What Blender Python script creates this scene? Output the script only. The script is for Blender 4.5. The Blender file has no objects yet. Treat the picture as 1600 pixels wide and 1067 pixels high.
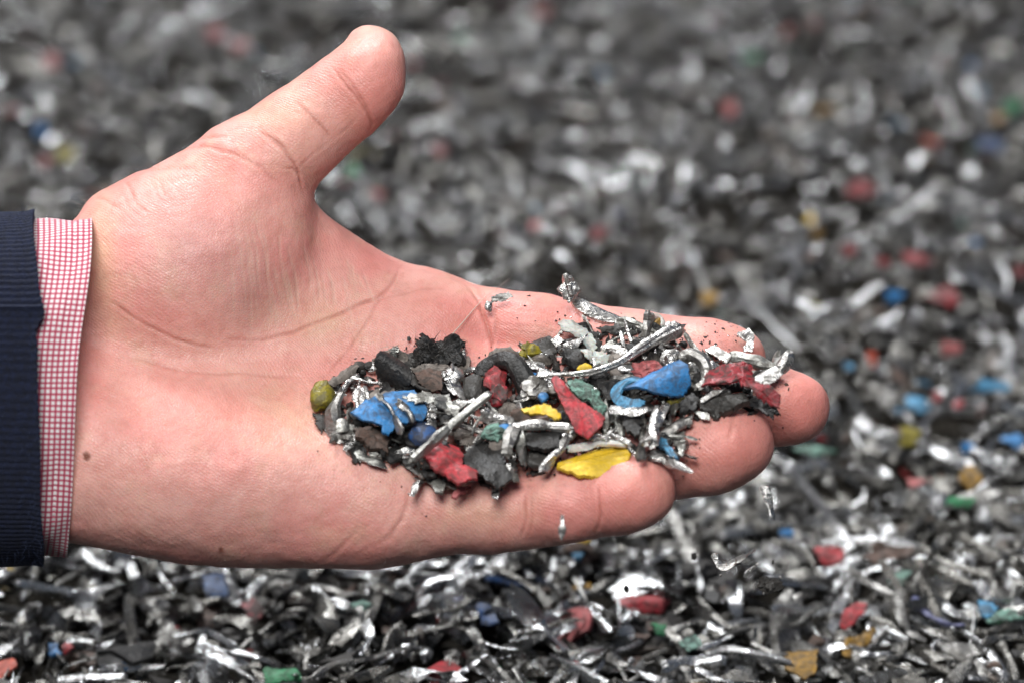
import bpy, math, random
import numpy as np
from mathutils import Vector, Matrix
from mathutils.bvhtree import BVHTree

# ---------------------------------------------------------------- camera, sky, sun, exposure
SCN = bpy.context.scene
COL = SCN.collection
LENS, SENSOR = 60.0, 22.2
FOCUS = 0.618                      # camera to palm
CAM_H, PITCH = 0.325, math.radians(21.6)
FPX = 1600.0 * LENS / SENSOR
cam_data = bpy.data.cameras.new('camera')
cam = bpy.data.objects.new('camera', cam_data); COL.objects.link(cam)
cam.location = (0, 0, CAM_H); cam.rotation_euler = (math.pi / 2 - PITCH, 0, 0)
cam_data.lens = LENS; cam_data.sensor_width = SENSOR
cam_data.clip_start = 0.02; cam_data.clip_end = 60
cam_data.dof.use_dof = True; cam_data.dof.focus_distance = FOCUS + 0.004; cam_data.dof.aperture_fstop = 5.6
SCN.camera = cam

SUN_ELEV, SUN_AZ = math.radians(60), math.radians(-32)   # azimuth from +Y towards +X
world = bpy.data.worlds.new('World'); SCN.world = world; world.use_nodes = True
wn = world.node_tree.nodes; wn.clear()
wo = wn.new('ShaderNodeOutputWorld'); wb = wn.new('ShaderNodeBackground'); ws = wn.new('ShaderNodeTexSky')
ws.sky_type = 'NISHITA'; ws.sun_disc = False
ws.sun_elevation = SUN_ELEV; ws.sun_rotation = SUN_AZ
ws.air_density = 1.0; ws.dust_density = 6.0; ws.ozone_density = 1.0
wb.inputs['Strength'].default_value = 0.05
wh = wn.new('ShaderNodeHueSaturation'); wh.inputs['Saturation'].default_value = 0.7      # hazy, nearly white sky
world.node_tree.links.new(ws.outputs[0], wh.inputs['Color']); world.node_tree.links.new(wh.outputs[0], wb.inputs[0]); world.node_tree.links.new(wb.outputs[0], wo.inputs[0])
sun_data = bpy.data.lights.new('sun', 'SUN'); sun = bpy.data.objects.new('sun', sun_data); COL.objects.link(sun)
sd = Vector((math.sin(SUN_AZ) * math.cos(SUN_ELEV), math.cos(SUN_AZ) * math.cos(SUN_ELEV), math.sin(SUN_ELEV)))
sun.location = sd * 3
sun.rotation_euler = sd.to_track_quat('Z', 'Y').to_euler()
sun_data.energy = 2.6; sun_data.angle = math.radians(16); sun_data.color = (0.94, 0.97, 1.0)
# the work lamp above the camera: lights the palm from above and in front, throws the hand's shadow on the heap, dies away behind
fl_data = bpy.data.lights.new('work_lamp', 'AREA'); fl = bpy.data.objects.new('work_lamp', fl_data); COL.objects.link(fl)
fl_data.shape = 'ELLIPSE'; fl_data.size = 0.40; fl_data.size_y = 0.30; fl_data.energy = 4.8; fl_data.color = (1.0, 0.985, 0.96)
fl.location = (-0.09, 0.08, CAM_H + 0.33)
fl.rotation_euler = (fl.location - Vector((0.0, 0.60, 0.10))).to_track_quat('Z', 'Y').to_euler()
vs = SCN.view_settings
vs.view_transform = 'Standard'; vs.look = 'None'; vs.gamma = 1.0; vs.use_curve_mapping = False
vs.exposure = 0.22
SCN.cycles.max_bounces = 7; SCN.cycles.diffuse_bounces = 3; SCN.cycles.glossy_bounces = 4; SCN.cycles.transmission_bounces = 2
SCN.cycles.caustics_reflective = False; SCN.cycles.caustics_refractive = False

# ---------------------------------------------------------------- helpers
random.seed(11); RNG = np.random.default_rng(11)
CAM_M = np.array(Matrix.Translation(cam.location) @ cam.rotation_euler.to_matrix().to_4x4())
R3, T3 = CAM_M[:3, :3], CAM_M[:3, 3]
S_MM = FOCUS * 1000

def P(px, py, w):
    """photo pixel + millimetres in front of the palm's distance -> camera-space mm"""
    px, py, w = np.broadcast_arrays(np.asarray(px, float), np.asarray(py, float), np.asarray(w, float))
    d = S_MM - w
    return np.stack([(px - 800) / FPX * d, (533.5 - py) / FPX * d, -d], -1)

def to_world(pc):
    return (np.asarray(pc) / 1000.0) @ R3.T + T3

def to_px(pc):
    d = -pc[..., 2]
    return 800 + pc[..., 0] / d * FPX, 533.5 - pc[..., 1] / d * FPX

def vnoise(p, seed=0):
    p = np.asarray(p, float)
    i = np.floor(p).astype(np.int64); f = p - i; f = f * f * (3 - 2 * f)
    def h(x, y, z):
        n = (x * 374761393 + y * 668265263 + z * 2147483647 + seed * 1274126177) & 0xFFFFFFFF
        n = ((n ^ (n >> 13)) * 1274126177) & 0xFFFFFFFF
        n = ((n ^ (n >> 16)) * 2246822519) & 0xFFFFFFFF
        return ((n ^ (n >> 15)) & 0xFFFF) / 65535.0 * 2 - 1
    x, y, z = i[:, 0], i[:, 1], i[:, 2]
    fx, fy, fz = f[:, 0], f[:, 1], f[:, 2]
    c = {}
    for a in (0, 1):
        for b in (0, 1):
            c[a, b] = h(x, y + a, z + b) * (1 - fx) + h(x + 1, y + a, z + b) * fx
    c0 = c[0, 0] * (1 - fy) + c[1, 0] * fy; c1 = c[0, 1] * (1 - fy) + c[1, 1] * fy
    return c0 * (1 - fz) + c1 * fz

def fbm(p, seed=0, octv=3):
    s, a = 0, 1.0
    for o in range(octv):
        s = s + a * vnoise(np.asarray(p) * 2 ** o, seed + o * 7); a *= 0.5
    return s

def mesh_np(name, verts, faces, smooth=True, mats=(), mat_idx=None):
    """fast mesh; faces: array (n,3|4) or list of such arrays"""
    if isinstance(faces, np.ndarray): faces = [faces]
    me = bpy.data.meshes.new(name)
    verts = np.asarray(verts, np.float32)
    me.vertices.add(len(verts)); me.vertices.foreach_set('co', verts.ravel())
    lv = np.concatenate([f.ravel() for f in faces]).astype(np.int32)
    sizes = np.concatenate([np.full(len(f), f.shape[1]) for f in faces]).astype(np.int32)
    starts = np.concatenate([[0], np.cumsum(sizes)[:-1]]).astype(np.int32)
    me.loops.add(len(lv)); me.loops.foreach_set('vertex_index', lv)
    me.polygons.add(len(sizes)); me.polygons.foreach_set('loop_start', starts)
    me.polygons.foreach_set('loop_total', sizes)
    me.polygons.foreach_set('use_smooth', np.full(len(sizes), smooth))
    for m in mats: me.materials.append(m)
    if mat_idx is not None: me.polygons.foreach_set('material_index', np.asarray(mat_idx, np.int32))
    me.update(calc_edges=True)
    return me

def link(name, me, loc=(0, 0, 0), parent=None):
    o = bpy.data.objects.new(name, me); COL.objects.link(o)
    o.location = loc
    if parent is not None: o.parent = parent
    return o

def tag(o, label, cat=None, group=None, kind=None):
    o['label'] = label
    if cat: o['category'] = cat
    if group: o['group'] = group
    if kind: o['kind'] = kind
    return o

def obj_world(name, wverts, faces, mat, parent=None, smooth=True, sharp=None):
    c = wverts.mean(0)
    me = mesh_np(name, wverts - c, faces, smooth, [mat])
    if sharp is not None: me.set_sharp_from_angle(angle=math.radians(sharp))
    base = np.array(parent.location) if parent is not None else 0
    return link(name, me, c - base, parent)

class Nodes:
    def __init__(self, name):
        self.m = bpy.data.materials.new(name); self.m.use_nodes = True
        self.t = self.m.node_tree; self.t.nodes.clear()
        self.out = self.t.nodes.new('ShaderNodeOutputMaterial')
        self.b = self.t.nodes.new('ShaderNodeBsdfPrincipled')
        self.t.links.new(self.b.outputs[0], self.out.inputs[0])
    def n(self, typ, **kw):
        nd = self.t.nodes.new('ShaderNode' + typ)
        for k, v in kw.items():
            if k.startswith('_'): setattr(nd, k[1:], v)
            else: self.put(nd.inputs[int(k[1:]) if k[0] == 'i' and k[1:].isdigit() else k.replace('0', ' ')], v)
        return nd
    def put(self, inp, v):
        if isinstance(v, bpy.types.NodeSocket): self.t.links.new(v, inp)
        elif isinstance(v, bpy.types.Node): self.t.links.new(v.outputs[0], inp)
        else: inp.default_value = v
    def set(self, **kw):
        for k, v in kw.items(): self.put(self.b.inputs[k.replace('0', ' ')], v)
    def math(self, op, a, b=0.0, c=0.0, clamp=False):
        nd = self.t.nodes.new('ShaderNodeMath'); nd.operation = op; nd.use_clamp = clamp
        self.put(nd.inputs[0], a); self.put(nd.inputs[1], b); self.put(nd.inputs[2], c)
        return nd.outputs[0]
    def mix(self, f, a, b, typ='MIX'):
        nd = self.t.nodes.new('ShaderNodeMix'); nd.data_type = 'RGBA'; nd.blend_type = typ
        self.put(nd.inputs[0], f); self.put(nd.inputs[6], a); self.put(nd.inputs[7], b)
        return nd.outputs[2]
    def noise(self, scale, detail=3, rough=0.55, vec=None, dist=0.0):
        nd = self.n('TexNoise'); nd.inputs['Scale'].default_value = scale
        nd.inputs['Detail'].default_value = detail; nd.inputs['Roughness'].default_value = rough
        nd.inputs['Distortion'].default_value = dist
        if vec is not None: self.put(nd.inputs['Vector'], vec)
        return nd.outputs[0]
    def ramp(self, f, lo, hi, a=0.0, b=1.0):
        nd = self.t.nodes.new('ShaderNodeMapRange'); nd.interpolation_type = 'SMOOTHSTEP'
        self.put(nd.inputs[0], f)
        for i, v in ((1, lo), (2, hi), (3, a), (4, b)): self.put(nd.inputs[i], v)
        return nd.outputs[0]
    def coord(self, which='Object'):
        return self.n('TexCoord').outputs[which]
    def attr(self, name):
        nd = self.n('Attribute'); nd.attribute_name = name
        return nd
    def bump(self, h, strength, dist, normal=None):
        nd = self.n('Bump'); nd.inputs['Strength'].default_value = strength
        nd.inputs['Distance'].default_value = dist; self.put(nd.inputs['Height'], h)
        if normal is not None: self.put(nd.inputs['Normal'], normal)
        return nd.outputs[0]

def rgb(r, g, b):
    f = lambda c: (c / 255 / 12.92) if c / 255 <= 0.04045 else ((c / 255 + 0.055) / 1.055) ** 2.4
    return (f(r), f(g), f(b), 1.0)

# ---------------------------------------------------------------- the hand: one skin surface from joints and flesh
VOX = 0.7
class Field:
    def __init__(self, lo, hi):
        self.lo = np.array(lo, float)
        self.n = np.ceil((np.array(hi) - self.lo) / VOX).astype(int)
        self.ax = [(self.lo[i] + VOX * np.arange(self.n[i])).astype(np.float32) for i in range(3)]
    def blank(self): return np.full(self.n, 30.0, np.float32)
    def region(self, lo, hi):
        a = np.clip(np.floor((lo - self.lo) / VOX).astype(int), 0, self.n - 1)
        b = np.clip(np.ceil((hi - self.lo) / VOX).astype(int) + 1, 1, self.n)
        s = tuple(slice(a[i], b[i]) for i in range(3))
        g = np.meshgrid(*[self.ax[i][s[i]] for i in range(3)], indexing='ij', sparse=True)
        return s, g
def smin(a, b, k):
    h = np.maximum(k - np.abs(a - b), 0) / k
    return np.minimum(a, b) - h * h * k * 0.25
def cone(F, D, a, b, ra, rb, k):
    pad = k + 6
    lo = np.minimum(a - ra, b - rb) - pad; hi = np.maximum(a + ra, b + rb) + pad
    s, (X, Y, Z) = F.region(lo, hi)
    ba = (b - a).astype(np.float32)
    px, py, pz = X - a[0], Y - a[1], Z - a[2]
    t = np.clip((px * ba[0] + py * ba[1] + pz * ba[2]) / float(ba @ ba), 0, 1)
    d = np.sqrt((px - t * ba[0]) ** 2 + (py - t * ba[1]) ** 2 + (pz - t * ba[2]) ** 2) - (ra + (rb - ra) * t)
    D[s] = smin(D[s], d.astype(np.float32), k)
def ellip(F, D, c, rad, k, rot=None, sub=False):
    pad = k + 5
    m = max(rad) + pad
    s, (X, Y, Z) = F.region(c - m, c + m)
    q = [X - c[0], Y - c[1], Z - c[2]]
    if rot is not None:
        q = [rot[0, i] * q[0] + rot[1, i] * q[1] + rot[2, i] * q[2] for i in range(3)]
    k0 = np.sqrt((q[0] / rad[0]) ** 2 + (q[1] / rad[1]) ** 2 + (q[2] / rad[2]) ** 2)
    k1 = np.sqrt((q[0] / rad[0] ** 2) ** 2 + (q[1] / rad[1] ** 2) ** 2 + (q[2] / rad[2] ** 2) ** 2) + 1e-6
    d = (k0 * (k0 - 1) / k1).astype(np.float32)
    D[s] = -smin(-D[s], d, k) if sub else smin(D[s], d, k)
def rotz(deg):
    a = math.radians(deg); return np.array([[math.cos(a), -math.sin(a), 0], [math.sin(a), math.cos(a), 0], [0, 0, 1]])
def build_hand_mesh():
    F = Field((-136, -62, -S_MM - 50), (82, 86, -S_MM + 42))
    palm = F.blank()
    def C(D, a, b, k=8):
        cone(F, D, P(*a[:3]), P(*b[:3]), a[3], b[3], k)
    def E(D, c, rad, k=8, rot=0, sub=False):
        ellip(F, D, P(*c), rad, k, rotz(rot), sub)
    # wrist and forearm, running on inside the sleeve
    C(palm, (-180, 510, -16, 22), (90, 505, -14, 18.5), 9)
    C(palm, (-180, 690, -4, 24), (70, 690, -2, 19.5), 10)
    # metacarpals
    C(palm, (150, 500, -13, 18.5), (655, 512, -21, 12.6), 9)
    C(palm, (150, 570, -10, 17), (680, 597, -15, 12.6), 9)
    C(palm, (150, 640, -5, 17), (660, 690, -7, 12.6), 9)
    C(palm, (140, 700, -1, 18.2), (600, 782, 1, 13.4), 9)
    # hypothenar and thenar flesh
    E(palm, (350, 752, 6), (44, 17.8, 15), 10, -3)
    E(palm, (555, 806, 8), (18, 8.4, 8), 7, 0)
    E(palm, (300, 400, -6), (27, 18, 16), 10, 14)
    E(palm, (262, 450, -4), (18, 15, 15), 9, 0)
    # finger mounts (pads at the base of the fingers)
    E(palm, (655, 520, -13), (13, 8, 8), 7, 10)
    E(palm, (690, 600, -8), (12, 7, 7), 7)
    E(palm, (650, 690, 1), (12, 7, 7), 7)
    # thumb metacarpal, wrist bump
    C(palm, (215, 378, -12, 11.5), (395, 278, -9, 13.0), 8)
    C(palm, (169, 339, -14, 5.6), (228, 310, -14, 5.6), 3)
    # web between thumb and index finger
    C(palm, (360, 372, -12, 8.0), (565, 480, -19, 7.2), 8)
    C(palm, (434, 342, -14, 6.0), (620, 474, -22, 7.0), 6)
    # hollow of the palm
    E(palm, (480, 585, 20), (20, 10, 10), 10, -5, sub=True)
    def finger(pts, pads, k=4):
        D = F.blank()
        for a, b in zip(pts[:-1], pts[1:]): C(D, a, b, k)
        for c, rad, rot in pads: E(D, c, rad, 4, rot)
        return D
    index = finger([(655, 512, -21, 12.4), (770, 522, -19, 9.9), (840, 530, -17, 9.7), (915, 540, -15, 8.9), (985, 549, -13, 8.8), (1060, 556, -12, 8.0), (1110, 560, -11, 7.8), (1146, 562, -11, 7.1)],
                   [((690, 498, -17), (10, 8, 8), 0), ((825, 520, -13), (11, 7, 7), -8), ((990, 545, -9), (9, 6.6, 6.5), -5), ((1115, 556, -8), (8, 6.2, 6), -3)])
    middle = finger([(680, 597, -15, 12.4), (800, 605, -12, 10), (880, 609, -10, 9.8), (960, 614, -8, 9.1), (1050, 622, -6, 9.0), (1145, 631, -4, 8.0), (1200, 636, -2, 8.1), (1243, 638, -1, 7.5)],
                    [((850, 600, -6), (11, 7, 7), 0), ((1050, 616, -2), (10, 7, 6.5), 0), ((1210, 634, 1), (9, 6.6, 6), 0)])
    ring = finger([(660, 690, -7, 12.4), (780, 718, -1, 9.8), (850, 726, 2, 9.5), (925, 730, 4, 8.9), (1000, 724, 6, 8.8), (1075, 712, 8, 8.3), (1120, 702, 9, 8.4), (1154, 692, 9, 7.9)],
                  [((840, 718, 5), (11, 7, 6.5), -4), ((1000, 719, 9), (9, 6.8, 6.4), 6), ((1128, 698, 12), (8.5, 7, 6), 14)])
    pinky = finger([(600, 782, 1, 13), (700, 795, 6, 9.4), (765, 796, 9, 8.7), (825, 793, 11, 8.1), (885, 785, 13, 7.9), (940, 777, 15, 7.4), (975, 771, 16, 7.5), (1006, 765, 17, 7.1)],
                   [((740, 788, 11), (10, 7, 6.5), 0), ((885, 784, 15), (8, 6.4, 6), 5), ((978, 773, 19), (8, 6.2, 5.6), 12)])
    thumb = finger([(390, 270, -9, 12.4), (435, 235, -9, 10.4), (476, 203, -9, 10.0), (532, 158, -9, 9.3), (566, 122, -9, 8.0), (586, 84, -10, 6.2)],
                   [((450, 230, -5), (12, 8.2, 8), 38), ((569, 66, -13), (3.2, 3.2, 4), 0), ((579, 124, -5), (7.0, 9.6, 7), -25)])
    D = None
    for f, k in ((index, 5), (middle, 5), (ring, 5), (pinky, 6), (thumb, 3)):
        d = smin(palm, f, k)
        D = d if D is None else smin(D, d, 0.45)
    # surface nets
    n = F.n
    ins = D < 0
    cnt = np.zeros(tuple(n - 1), np.int8)
    for a in (0, 1):
        for b in (0, 1):
            for c in (0, 1):
                cnt += ins[a:n[0] - 1 + a, b:n[1] - 1 + b, c:n[2] - 1 + c]
    act = (cnt > 0) & (cnt < 8)
    idx = np.full(act.shape, -1, np.int64)
    ii = np.argwhere(act); idx[act] = np.arange(len(ii))
    acc = np.zeros((len(ii), 3)); num = np.zeros(len(ii))
    for ax in range(3):
        o1, o2 = [x for x in range(3) if x != ax]
        for a in (0, 1):
            for b in (0, 1):
                p0 = ii.copy(); p0[:, o1] += a; p0[:, o2] += b
                p1 = p0.copy(); p1[:, ax] += 1
                v0 = D[tuple(p0.T)]; v1 = D[tuple(p1.T)]
                m = (v0 < 0) != (v1 < 0)
                t = v0[m] / (v0[m] - v1[m])
                q = p0[m].astype(float); q[:, ax] += t
                acc[m] += q; num[m] += 1
    V = acc / num[:, None] * VOX + F.lo
    faces = []
    for ax in range(3):
        o1, o2 = [(1, 2), (2, 0), (0, 1)][ax]
        sl0 = [slice(None)] * 3; sl1 = [slice(None)] * 3
        sl0[ax] = slice(0, n[ax] - 1); sl1[ax] = slice(1, n[ax])
        A, B = ins[tuple(sl0)], ins[tuple(sl1)]
        e = np.argwhere(A != B)
        e = e[(e[:, o1] > 0) & (e[:, o2] > 0) & (e[:, o1] < n[o1] - 1) & (e[:, o2] < n[o2] - 1)]
        flip = ~A[tuple(e.T)]
        def cell(d1, d2):
            q = e.copy(); q[:, o1] += d1; q[:, o2] += d2
            return idx[tuple(q.T)]
        quad = np.stack([cell(-1, -1), cell(0, -1), cell(0, 0), cell(-1, 0)], 1)
        quad[flip] = quad[flip][:, ::-1]
        faces.append(quad)
    Q = np.concatenate(faces)
    Q = Q[(Q >= 0).all(1)]
    # light smoothing
    e = np.concatenate([Q[:, [0, 1]], Q[:, [1, 2]], Q[:, [2, 3]], Q[:, [3, 0]]])
    for lam in (0.5, -0.52, 0.5, -0.52, 0.5, -0.52, 0.4):
        s = np.zeros_like(V); c = np.zeros(len(V))
        for k in range(3):
            s[:, k] = np.bincount(e[:, 0], V[e[:, 1], k], len(V)) + np.bincount(e[:, 1], V[e[:, 0], k], len(V))
        c = np.bincount(e[:, 0], minlength=len(V)) + np.bincount(e[:, 1], minlength=len(V))
        V = V + lam * (s / c[:, None] - V)
    return V, Q

def normals_of(V, Q):
    nrm = np.cross(V[Q[:, 2]] - V[Q[:, 0]], V[Q[:, 3]] - V[Q[:, 1]])
    N = np.zeros_like(V)
    for k in range(3):
        for j in range(Q.shape[1]): N[:, k] += np.bincount(Q[:, j], nrm[:, k], len(V))
    return N / (np.linalg.norm(N, axis=1, keepdims=True) + 1e-12)

def subdivide(V, Q):
    """one Catmull-Clark step in numpy"""
    nV, nQ = len(V), len(Q)
    fc = V[Q].mean(1)
    ed = np.concatenate([Q[:, [0, 1]], Q[:, [1, 2]], Q[:, [2, 3]], Q[:, [3, 0]]])
    es = np.sort(ed, 1)
    key = es[:, 0] * nV + es[:, 1]
    uk, inv = np.unique(key, return_inverse=True)
    ue = np.stack([uk // nV, uk % nV], 1)
    fidx = np.tile(np.arange(nQ), 4)
    fs = np.zeros((len(ue), 3)); fcn = np.bincount(inv, minlength=len(ue))
    for k in range(3): fs[:, k] = np.bincount(inv, fc[fidx, k], len(ue))
    mid = (V[ue[:, 0]] + V[ue[:, 1]]) / 2
    ep = (mid + fs / fcn[:, None]) / 2
    ep[fcn == 1] = mid[fcn == 1]
    val = np.bincount(Q.ravel(), minlength=nV)
    fa = np.zeros_like(V); ea = np.zeros_like(V)
    for k in range(3):
        fa[:, k] = np.bincount(Q.ravel(), np.repeat(fc[:, k], 4), nV)
        ea[:, k] = np.bincount(ue[:, 0], mid[:, k], nV) + np.bincount(ue[:, 1], mid[:, k], nV)
    ev = np.bincount(ue.ravel(), minlength=nV)
    v_ = np.maximum(val, 1)[:, None]
    nv = (fa / v_ + 2 * ea / np.maximum(ev, 1)[:, None] + (v_ - 3) * V) / v_
    E4 = inv.reshape(4, nQ).T + nV
    f0 = np.arange(nQ) + nV + len(ue)
    NQ = np.concatenate([np.stack([Q[:, i], E4[:, i], f0, E4[:, i - 1]], 1) for i in range(4)])
    return np.concatenate([nv, ep, fc]), NQ

HV0, HQ0 = build_hand_mesh()
HAND_BVH = BVHTree.FromPolygons([tuple(v) for v in HV0], [tuple(q) for q in HQ0])
# ---------------------------------------------------------------- skin relief: creases, wrinkles, pores
def seg_dist(qx, qy, pts):
    d = np.full(len(qx), 1e9)
    for (ax, ay), (bx, by) in zip(pts[:-1], pts[1:]):
        dx, dy = bx - ax, by - ay
        t = np.clip(((qx - ax) * dx + (qy - ay) * dy) / (dx * dx + dy * dy + 1e-9), 0, 1)
        d = np.minimum(d, np.hypot(qx - ax - t * dx, qy - ay - t * dy))
    return d

CREASES = [   # photo points, depth mm, half width px, redness
    ([(168, 468), (198, 488), (231, 509), (272, 530), (309, 540), (345, 546)], .22, 3.6, .6),
    ([(352, 530), (410, 530), (457, 521), (501, 504), (552, 482), (592, 464), (619, 437), (628, 414)], .28, 3.0, .75),
    ([(616, 439), (586, 482), (552, 540), (525, 572), (510, 590)], .20, 3.0, .6),
    ([(560, 478), (610, 462), (660, 452), (700, 452)], .16, 3.0, .4),
    ([(201, 557), (255, 570), (289, 580), (356, 585), (424, 587), (478, 587)], .14, 4.0, .45),
    ([(735, 448), (748, 470), (760, 505), (768, 535), (770, 575)], .36, 3.2, .8),
    ([(725, 470), (752, 486), (766, 510)], .2, 3, .5),
    ([(770, 470), (776, 500), (772, 530)], .15, 3, .4),
    ([(504, 877), (537, 854), (555, 832), (562, 815)], .13, 5.0, .25),
    ([(588, 854), (612, 838), (630, 812), (638, 785), (640, 760)], .22, 5.0, .4),
    ([(560, 866), (590, 850), (612, 832)], .08, 4, .2),
    ([(815, 838), (822, 810), (820, 770)], .3, 3.0, .8), ([(826, 836), (832, 810), (829, 775)], .14, 2.4, .5), ([(930, 832), (938, 805), (934, 760)], .26, 3.0, .7),
    ([(1070, 760), (1072, 720), (1064, 680)], .2, 4, .5), ([(1140, 690), (1146, 640), (1140, 600)], .2, 4, .4),
    ([(915, 560), (912, 520), (905, 470)], .2, 4, .4), ([(1062, 590), (1060, 540), (1052, 500)], .15, 4, .4),
    ([(516, 104), (530, 120), (543, 135), (560, 155), (574, 178), (580, 195), (575, 212)], .26, 2.6, .8),
    ([(528, 108), (552, 135), (568, 158), (578, 180)], .16, 3.0, .6),
    ([(464, 158), (487, 180), (504, 200), (518, 216)], .20, 2.6, .9),
    ([(417, 214), (442, 234), (458, 252), (466, 270), (474, 298)], .24, 3.0, .8),
    ([(405, 205), (430, 220), (452, 242)], .14, 3, .6), ([(438, 262), (456, 262), (470, 276)], .18, 3, .6),
    ([(275, 236), (320, 230), (365, 240), (410, 262), (440, 292)], .16, 4, .5),
    ([(225, 268), (262, 262), (300, 266)], .20, 4, .3), ([(300, 222), (330, 215), (360, 214)], .15, 3.5, .3),
    ([(150, 310), (175, 322), (192, 330)], .2, 4, .2), ([(195, 285), (205, 300), (210, 320)], .16, 4, .2),
    ([(232, 500), (240, 520), (238, 560)], .06, 3, .1), ([(690, 420), (720, 440), (738, 452)], .12, 3, .3),
]
_r = random.Random(5)
for i in range(26):          # fan of fine lines between thumb web and palm crease
    f = (i + _r.uniform(-.5, .5)) / 25
    x0 = 350 + 215 * f; y0 = 315 + 95 * f + _r.uniform(-15, 15)
    x1 = 365 + 235 * f + _r.uniform(-8, 8); y1 = 525 - 60 * f ** 2 + _r.uniform(-10, 25)
    mx = (x0 + x1) / 2 + _r.uniform(-6, 6)
    a_ = _r.uniform(0, .45); b_ = _r.uniform(.6, 1)
    lp = lambda t: (x0 + (x1 - x0) * t + (mx - (x0 + x1) / 2) * 4 * t * (1 - t), y0 + (y1 - y0) * t)
    CREASES.append(([lp(a_), lp((a_ + b_) / 2), lp(b_)], _r.uniform(.03, .11), _r.uniform(1.6, 2.4), -1.0))
for i in range(10):          # wrinkles along the upper thumb root
    x0 = _r.uniform(170, 330); y0 = 330 - (x0 - 150) * .42
    CREASES.append(([(x0, y0 - 6), (x0 + _r.uniform(5, 14), y0 + 14), (x0 + _r.uniform(10, 30), y0 + _r.uniform(22, 40))], _r.uniform(.07, .14), 2.5, 0))
for i in range(12):          # faint lines in the hand's hollow
    x0 = _r.uniform(380, 600); y0 = _r.uniform(540, 640); a = _r.uniform(.2, 1.2)
    L = _r.uniform(30, 90)
    CREASES.append(([(x0, y0), (x0 + L * math.cos(a), y0 + L * math.sin(a))], .06, 2.2, -.3))
for i in range(9):           # lengthwise lines on the index finger's root
    y0 = 462 + i * 9; x0 = 775 + _r.uniform(0, 20)
    CREASES.append(([(x0, y0), (x0 + _r.uniform(60, 110), y0 + _r.uniform(8, 22))], .05, 2.0, -.3))
for i in range(9):           # thumb phalanx hatching
    x0 = 430 + i * 9; y0 = 240 - i * 7
    CREASES.append(([(x0 + 30, y0 + 30), (x0 + 62, y0 - 2), (x0 + 84, y0 - 34)], .06, 2.0, -.1))

HV, HQ = subdivide(HV0, HQ0)
HN = normals_of(HV, HQ)
hpx, hpy = to_px(HV)
facing = np.clip((-(HN * HV).sum(1) / np.linalg.norm(HV, axis=1) + .1) * 4, 0, 1)
disp = 0.36 * fbm(HV / 13.0, 3, 2) + 0.15 * vnoise(HV / 4.0, 9) + 0.05 * vnoise(HV / 1.3, 21)
red = np.zeros(len(HV)); palec = np.zeros(len(HV))
wob_x = hpx + 3.0 * vnoise(HV / 5.0, 31); wob_y = hpy + 3.0 * vnoise(HV / 5.0, 37)
for pts, dep, wid, rd in CREASES:
    if wid >= 3: wid, dep = wid * .78, dep * 1.2
    pa = np.array(pts, float)
    m = (hpx > pa[:, 0].min() - 25) & (hpx < pa[:, 0].max() + 25) & (hpy > pa[:, 1].min() - 25) & (hpy < pa[:, 1].max() + 25) & (facing > 0)
    d = seg_dist(wob_x[m], wob_y[m], pts)
    L = np.hypot(*(pa[-1] - pa[0])) + 1e-6
    tt = np.clip(((wob_x[m] - pa[0, 0]) * (pa[-1, 0] - pa[0, 0]) + (wob_y[m] - pa[0, 1]) * (pa[-1, 1] - pa[0, 1])) / L ** 2, 0, 1)
    fade = np.clip(np.minimum(tt, 1 - tt) * 6 + .15, 0, 1) * facing[m]
    fade = fade * (0.75 + 0.35 * vnoise(HV[m] / 3.0, 77))
    disp[m] += -dep * np.exp(-(d / wid) ** 2) * fade + .28 * dep * np.exp(-((d - 2.4 * wid) / (1.6 * wid)) ** 2) * fade
    if rd > 0: red[m] = np.maximum(red[m], rd * fade * np.exp(-(d / (wid * .9)) ** 2))
    elif rd < 0: palec[m] = np.maximum(palec[m], -rd * fade * np.exp(-(d / wid) ** 2))
HV = HV + HN * disp[:, None]
mole = np.zeros(len(HV))
for mx, my, mr in ((136, 712, 8.5), (345, 860, 6.0), (660, 803, 3.4), (522, 733, 2.6)):
    dd = np.hypot((hpx - mx), (hpy - my)) + 2.4 * vnoise(HV / .8, 5)
    mole = np.maximum(mole, np.clip((mr - dd) / 4.0, 0, 1) * (facing > 0))
def blob(x, y, rx, ry): return np.exp(-((hpx - x) / rx) ** 2 - ((hpy - y) / ry) ** 2) * facing
flush = (.55 * blob(700, 500, 90, 55) + .95 * blob(1150, 705, 80, 60) + .95 * blob(1250, 640, 60, 55) + .8 * blob(1000, 770, 80, 50)
         + .8 * blob(570, 140, 70, 70) + .5 * blob(250, 640, 120, 60) + .45 * blob(560, 340, 70, 60) + .4 * blob(820, 500, 60, 50)
         + .35 * blob(900, 800, 120, 40) + .4 * blob(330, 300, 140, 60))
yell = (.8 * blob(160, 400, 22, 110) + .6 * blob(500, 500, 60, 40) + .6 * blob(440, 180, 50, 35) + .45 * blob(450, 640, 90, 60) + .5 * blob(760, 800, 60, 30))
blue = (.7 * blob(300, 380, 90, 70) + .6 * blob(400, 470, 60, 60) + .45 * blob(330, 790, 150, 40) + .3 * blob(260, 330, 60, 40))
person = bpy.data.objects.new('person', None); COL.objects.link(person)
person.location = to_world(P(60, 600, 0))
tag(person, 'outstretched open left hand holding scrap, in navy sleeve and red checked shirt cuff', 'person')

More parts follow.
